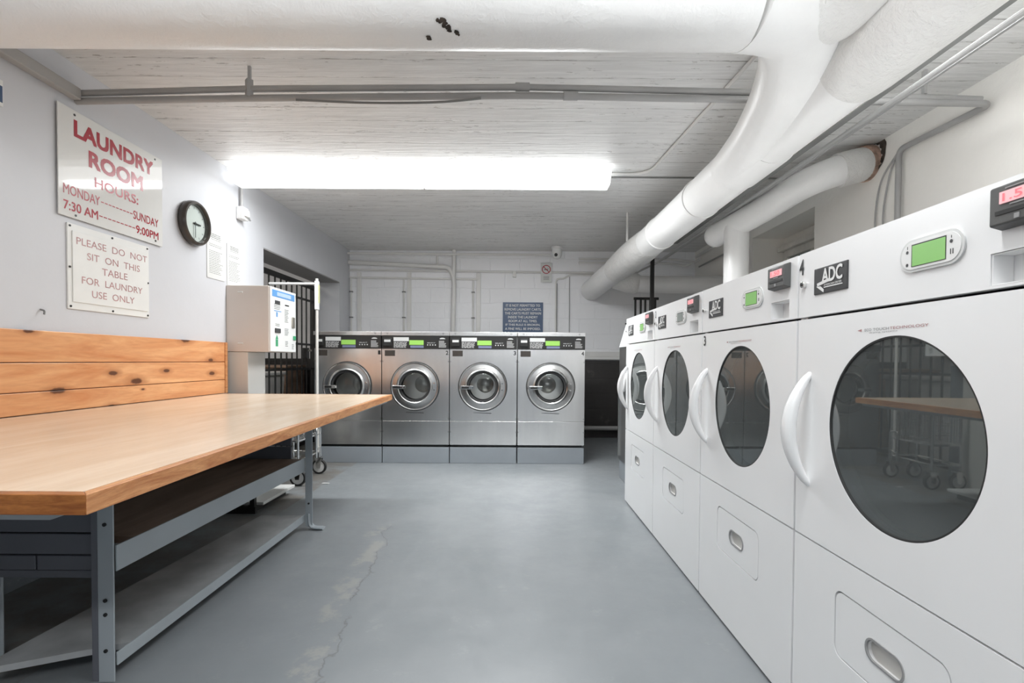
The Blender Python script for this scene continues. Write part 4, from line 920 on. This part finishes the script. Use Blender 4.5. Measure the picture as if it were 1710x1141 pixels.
rod(curve([(-1.08, Y0 - 0.03, 2.30), (-0.75, Y0 - 0.03, 2.288), (-0.4, Y0 - 0.03, 2.292), (-0.17, Y0 - 0.02, 2.318)], 8), 0.006, 'loose_cable', 'thin loose cable sagging below the two ceiling conduits', 'cable', 'conduit_d', 8)
t = MB().box(XL + 0.001, XL + 0.045, -2.2, Y0 - 0.02, 2.296, 2.352).build('wall_raceway', 'conduit', None, bevel=0.006)
tag(t, 'grey raceway along the top of the left wall above the signs', 'raceway')
t = thing('lamp_feed_conduit', 'thin white conduit curving across the ceiling to the fluorescent light', 'conduit', (1.1, 3.2, HC))
MB().tube(bend([(0.70, 3.905, HC - 0.012), (1.03, 3.905, HC - 0.012), (1.13, 2.47, HC - 0.012), (1.20, 1.5, HC - 0.012)], 0.16, 10), 0.011, 10).build('pipe', 'conduit_w', t)
rod([(0.72, 3.99, HC - 0.008), (2.38, 3.99, HC - 0.008)], 0.006, 'ceiling_wire', 'thin grey wire running straight across the ceiling right of the light', 'cable', 'conduit_d', 8)
rod(bend([(1.79, -2.25, 2.262), (1.79, 5.55, 2.262), (1.69, 5.95, 2.19), (1.60, 6.2, 2.165), (1.56, 6.68, 2.165)], 0.12, 8), 0.0125, 'side_conduit', 'grey conduit alongside the main pipe, the one nearer that pipe', 'conduit', 'conduit')
rod([(1.85, -2.25, 2.29), (1.85, 6.2, 2.29)], 0.0125, 'side_conduit', 'grey conduit alongside the main pipe, the one nearer the right wall', 'conduit', 'conduit')
t = MB().box(1.70, 1.745, -2.2, 5.4, 2.285, 2.30).build('dark_strip', 'conduit_d', None, bevel=0.002)  # flat dark strip filling the band beside the main pipe
tag(t, 'dark grey flat strip running between main pipe and side conduits', 'strut')
for i, (z, xx, lab) in enumerate(((2.375, 2.16, 'conduit arcing from back wall to right wall, outer of two arcs'), (2.325, 2.06, 'conduit arcing from back wall to right wall, inner of two arcs'))):
    rod(bend([(0.85, 6.66, z), (xx, 6.66, z), (xx + 0.10, 6.35, z - 0.10), (xx + 0.03, 5.95, z - 0.14), (1.5, 5.95 - 0.02, 2.04)][:4 if i == 0 else 4], 0.16, 8), 0.013, 'corner_conduit', lab, 'conduit', 'conduit_w')
rod([(2.375, 6.6, 2.40), (2.375, 5.0, 2.40)], 0.016, 'wall_conduit', 'conduit under the ceiling on the right wall behind the pipes', 'conduit', 'conduit_w')
rod(bend([(2.383, 6.5, 2.25), (2.383, 5.55, 2.25), (2.383, 5.55, 1.2)], 0.04), 0.010, 'wall_conduit', 'thin conduit turning down the right wall behind the dryers', 'conduit', 'conduit')
rod([(2.385, 5.28, 2.24), (2.385, 5.28, 1.2)], 0.010, 'wall_conduit', 'vertical thin conduit on the right wall beside the niche', 'conduit', 'conduit_d')
for i, (a, lab) in enumerate(((0.0, 'looped cable on the right wall nearest the niche'), (0.07, 'looped cable on the right wall nearest the drop conduit'))):
    rod(curve([(2.39, 3.17, 2.33), (2.388, 3.30 - a, 2.20), (2.388, 3.345 - a, 1.95), (2.388, 3.30 - a, 1.65), (2.388, 3.30 - a, 1.25)], 8), 0.0055, 'wall_cable', lab, 'cable', 'conduit', 8)

# back wall pipes
yb = YB
rod([(XL + 0.002, yb - 0.09, 2.42), (0.47, yb - 0.09, 2.415)], 0.014, 'back_wall_conduit', 'topmost thin conduit on the back wall, ending at the camera', 'conduit', 'conduit_w')
rod(bend([(XL + 0.002, yb - 0.05, 2.31), (-0.86, yb - 0.05, 2.255), (-0.795, yb - 0.05, 2.10), (-0.815, yb - 0.05, 1.0)], 0.09), 0.030, 'back_wall_pipe', 'thick white pipe along the back wall bending down behind washer 3', 'pipe', 'conduit_w', 16)
rod([(-0.80, yb - 0.05, 2.12), (-0.795, yb - 0.05, HC - 0.001)], 0.026, 'back_wall_pipe', 'short white riser from the pipe bend up to the ceiling', 'pipe', 'conduit_w', 14)
rod([(-1.02, yb - 0.03, 2.26), (-1.02, yb - 0.03, 2.40)], 0.014, 'pipe_strap', 'short strap holding the thick back wall pipe', 'strap', 'conduit_w')
rod([(XL + 0.002, yb - 0.015, 2.215), (1.05, yb - 0.015, 2.195)], 0.014, 'back_wall_conduit', 'long conduit across the back wall under the thick pipe', 'conduit', 'conduit_w')
rod([(XL + 0.002, yb - 0.015, 2.115), (-0.48, yb - 0.015, 2.10)], 0.014, 'back_wall_conduit', 'conduit on the back wall joining the tops of three droppers', 'conduit', 'conduit_w')
for x, lab in ((-2.165, 'vertical conduit in the left back corner above washer 1'), (-1.465, 'vertical conduit on the back wall above washer 2'), (-0.545, 'vertical conduit on the back wall right of the thick pipe')):
    z1 = 2.10
    t = thing('dropper_conduit', lab, 'conduit', (x, yb - 0.013, 1.3))
    MB().cyl((x, yb - 0.013, 0.9), (x, yb - 0.013, z1), 0.0125, 10).build('pipe', 'conduit_w', t)
    for z in (1.58, 1.92): MB().box(x - 0.022, x + 0.022, yb - 0.032, yb - 0.001, z, z + 0.016).build('clip', 'conduit_d', t)
for x, lab in ((-2.06, 'boxed pipe casing in the left back corner'), (-1.395, 'flat trunking beside the conduit above washer 2'), (-0.475, 'flat trunking beside the conduit above the gap of washers 3 and 4')):
    tag(MB().box(x - 0.028, x + 0.028, yb - 0.022, yb - 0.001, 0.9, 2.185).build('wall_trunking', 'conduit_w', None, bevel=0.004), lab, 'trunking')
rod(bend([(0.555, yb - 0.013, 0.9), (0.555, yb - 0.013, 2.115), (0.66, yb - 0.013, 2.115), (0.73, yb - 0.013, 2.165), (1.25, yb - 0.013, 2.165)], 0.05), 0.012, 'back_wall_conduit', 'conduit with an offset bend right of the no smoking sign', 'conduit', 'conduit_w')
rod([(0.565, yb - 0.03, 0.9), (0.565, yb - 0.03, 2.05)], 0.006, 'back_wall_cable', 'dark cable running down the back wall right of the blue sign', 'cable', 'conduit_d', 8)
rod([(0.735, yb - 0.012, 0.9), (0.735, yb - 0.012, 2.14)], 0.006, 'back_wall_cable', 'thin vertical cable left of the main pipe end', 'cable', 'conduit', 8)
t = MB().box(-0.02, 0.025, yb - 0.05, yb - 0.001, 2.13, 2.21).build('junction_box', 'conduit_w', None, bevel=0.004)
tag(t, 'small white junction box high on the back wall above the blue sign', 'electrical box')
t = thing('floor_pipe', 'grey pipe along the foot of the black back wall', 'pipe', (1.0, yb - 0.05, 0.13))
MB().cyl((0.2, yb - 0.055, 0.135), (XR - 0.01, yb - 0.055, 0.135), 0.030, 16).build('pipe', 'conduit', t)
for x in (0.55, 1.4): MB().box(x - 0.012, x + 0.012, yb - 0.08, yb - 0.001, 0.0, 0.11).build('bracket', 'conduit_d', t)

# security camera, signs on back wall
t = thing('security_camera', 'white dome security camera at the ceiling above the no smoking sign', 'camera', (0.54, 6.45, HC))
MB().lathe([(0.0005, -0.001), (0.072, -0.001), (0.072, -0.025), (0.064, -0.03), (0.064, -0.075), (0.056, -0.115), (0.04, -0.142), (0.018, -0.154), (0.0005, -0.157)], (0.545, 6.45, HC), 'z', 32).build('housing', 'white_p', t)
MB().lathe([(0.0005, -0.012), (0.018, -0.010), (0.022, 0.0), (0.022, 0.02)], (0.528, 6.396, HC - 0.108), 'y', 20).build('lens', 'black', t)
t = thing('no_smoking_sign', 'small white no smoking sign below the security camera', 'sign', (0.43, yb, 2.2))
BW = lambda: MB((0, yb, 0))
BW().box(0.350, 0.495, -0.028, -0.022, 2.065, 2.320).build('board', 'paper', t)
a = BW().lathe([(0.047, -0.0285), (0.058, -0.0285), (0.058, -0.0275), (0.047, -0.0275)], (0.423, 0, 2.235), 'y', 40, True)
c45 = math.sqrt(0.5); a.add([(0.423 + q * 0.05 * c45 + s * 0.005 * c45, -0.0288, 2.235 - q * 0.05 * c45 + s * 0.005 * c45) for q, s in ((-1, -1), (1, -1), (1, 1), (-1, 1))], [(0, 1, 2, 3)])
a.build('prohibition_ring', 'ink_red', t)
BW().box(0.395, 0.445, -0.0285, -0.027, 2.228, 2.238).add([(0.445, -0.0285, 2.24), (0.452, -0.0285, 2.24), (0.44, -0.0285, 2.262)], [(0, 1, 2)]).build('cigarette', 'black', t)
q = BW()
for k in range(3): q.box(0.385, 0.46, -0.0285, -0.027, 2.10 + k * 0.017, 2.106 + k * 0.017)
q.build('print', 'ink_grey', t)
BW().box(0.352, 0.44, -0.0225, -0.001, 2.10, 2.28).build('backing', 'white_p', t)

t = thing('laundry_cart_sign', 'navy blue sign with white lettering about laundry carts above the washers', 'sign', (0.12, yb, 1.6))
BW().box(-0.150, 0.385, -0.012, -0.001, 1.405, 1.800).build('board', 'sign_b', t, bevel=0.002)
tx = BW()
for k, (body, hw) in enumerate((('IT IS NOT PERMITTED TO', 0.226), ('REMOVE LAUNDRY CARTS.', 0.244), ('THE CARTS MUST REMAIN', 0.240), ('INSIDE THE LAUNDRY', 0.197), ('ROOM AT ALL TIMES.', 0.190), ('IF THIS RULE IS BROKEN,', 0.230), ('A FINE WILL BE IMPOSED.', 0.236))):
    z = 1.741 - k * 0.0515; tx.text(body, 0.1175 - hw, 0.1175 + hw, z, z + 0.033, -0.0128, 0.02)
tx.build('lettering', 'print_w', t)

# black post and barred screen behind the dryers
t = tag(MB().box(1.535, 1.575, 5.66, 5.70, 0.0, 2.235).build('black_post', 'iron', None, bevel=0.004), 'black iron post standing behind the dryers under the main pipe', 'post')
t = thing('barred_screen', 'low black barred screen behind the far dryer', 'screen', (1.5, 6.1, 0))
fr = MB().box(1.45, 1.75, 6.09, 6.11, 1.77, 1.80).box(1.45, 1.75, 6.09, 6.11, 0.1, 0.13)
fr.build('frame', 'iron', t)
for k, x in enumerate((1.47, 1.535, 1.59, 1.65, 1.71)): MB().box(x - 0.011, x + 0.011, 6.09, 6.11, 0.0 if k in (0, 4) else 0.13, 1.77).build('bar', 'iron', t)

# scraps of paper on the floor
for x, y, lab in ((-1.545, 4.115, 'tiny white paper scrap on the floor near the cart casters'),):
    tag(MB().hexa([(x - 0.03, y - 0.012, 0.001), (x + 0.028, y - 0.016, 0.001), (x + 0.032, y + 0.012, 0.001), (x - 0.026, y + 0.016, 0.001), (x - 0.03, y - 0.012, 0.003), (x + 0.028, y - 0.016, 0.005), (x + 0.032, y + 0.012, 0.003), (x - 0.026, y + 0.016, 0.004)]).build('paper_scrap', 'paper'), lab, 'litter')
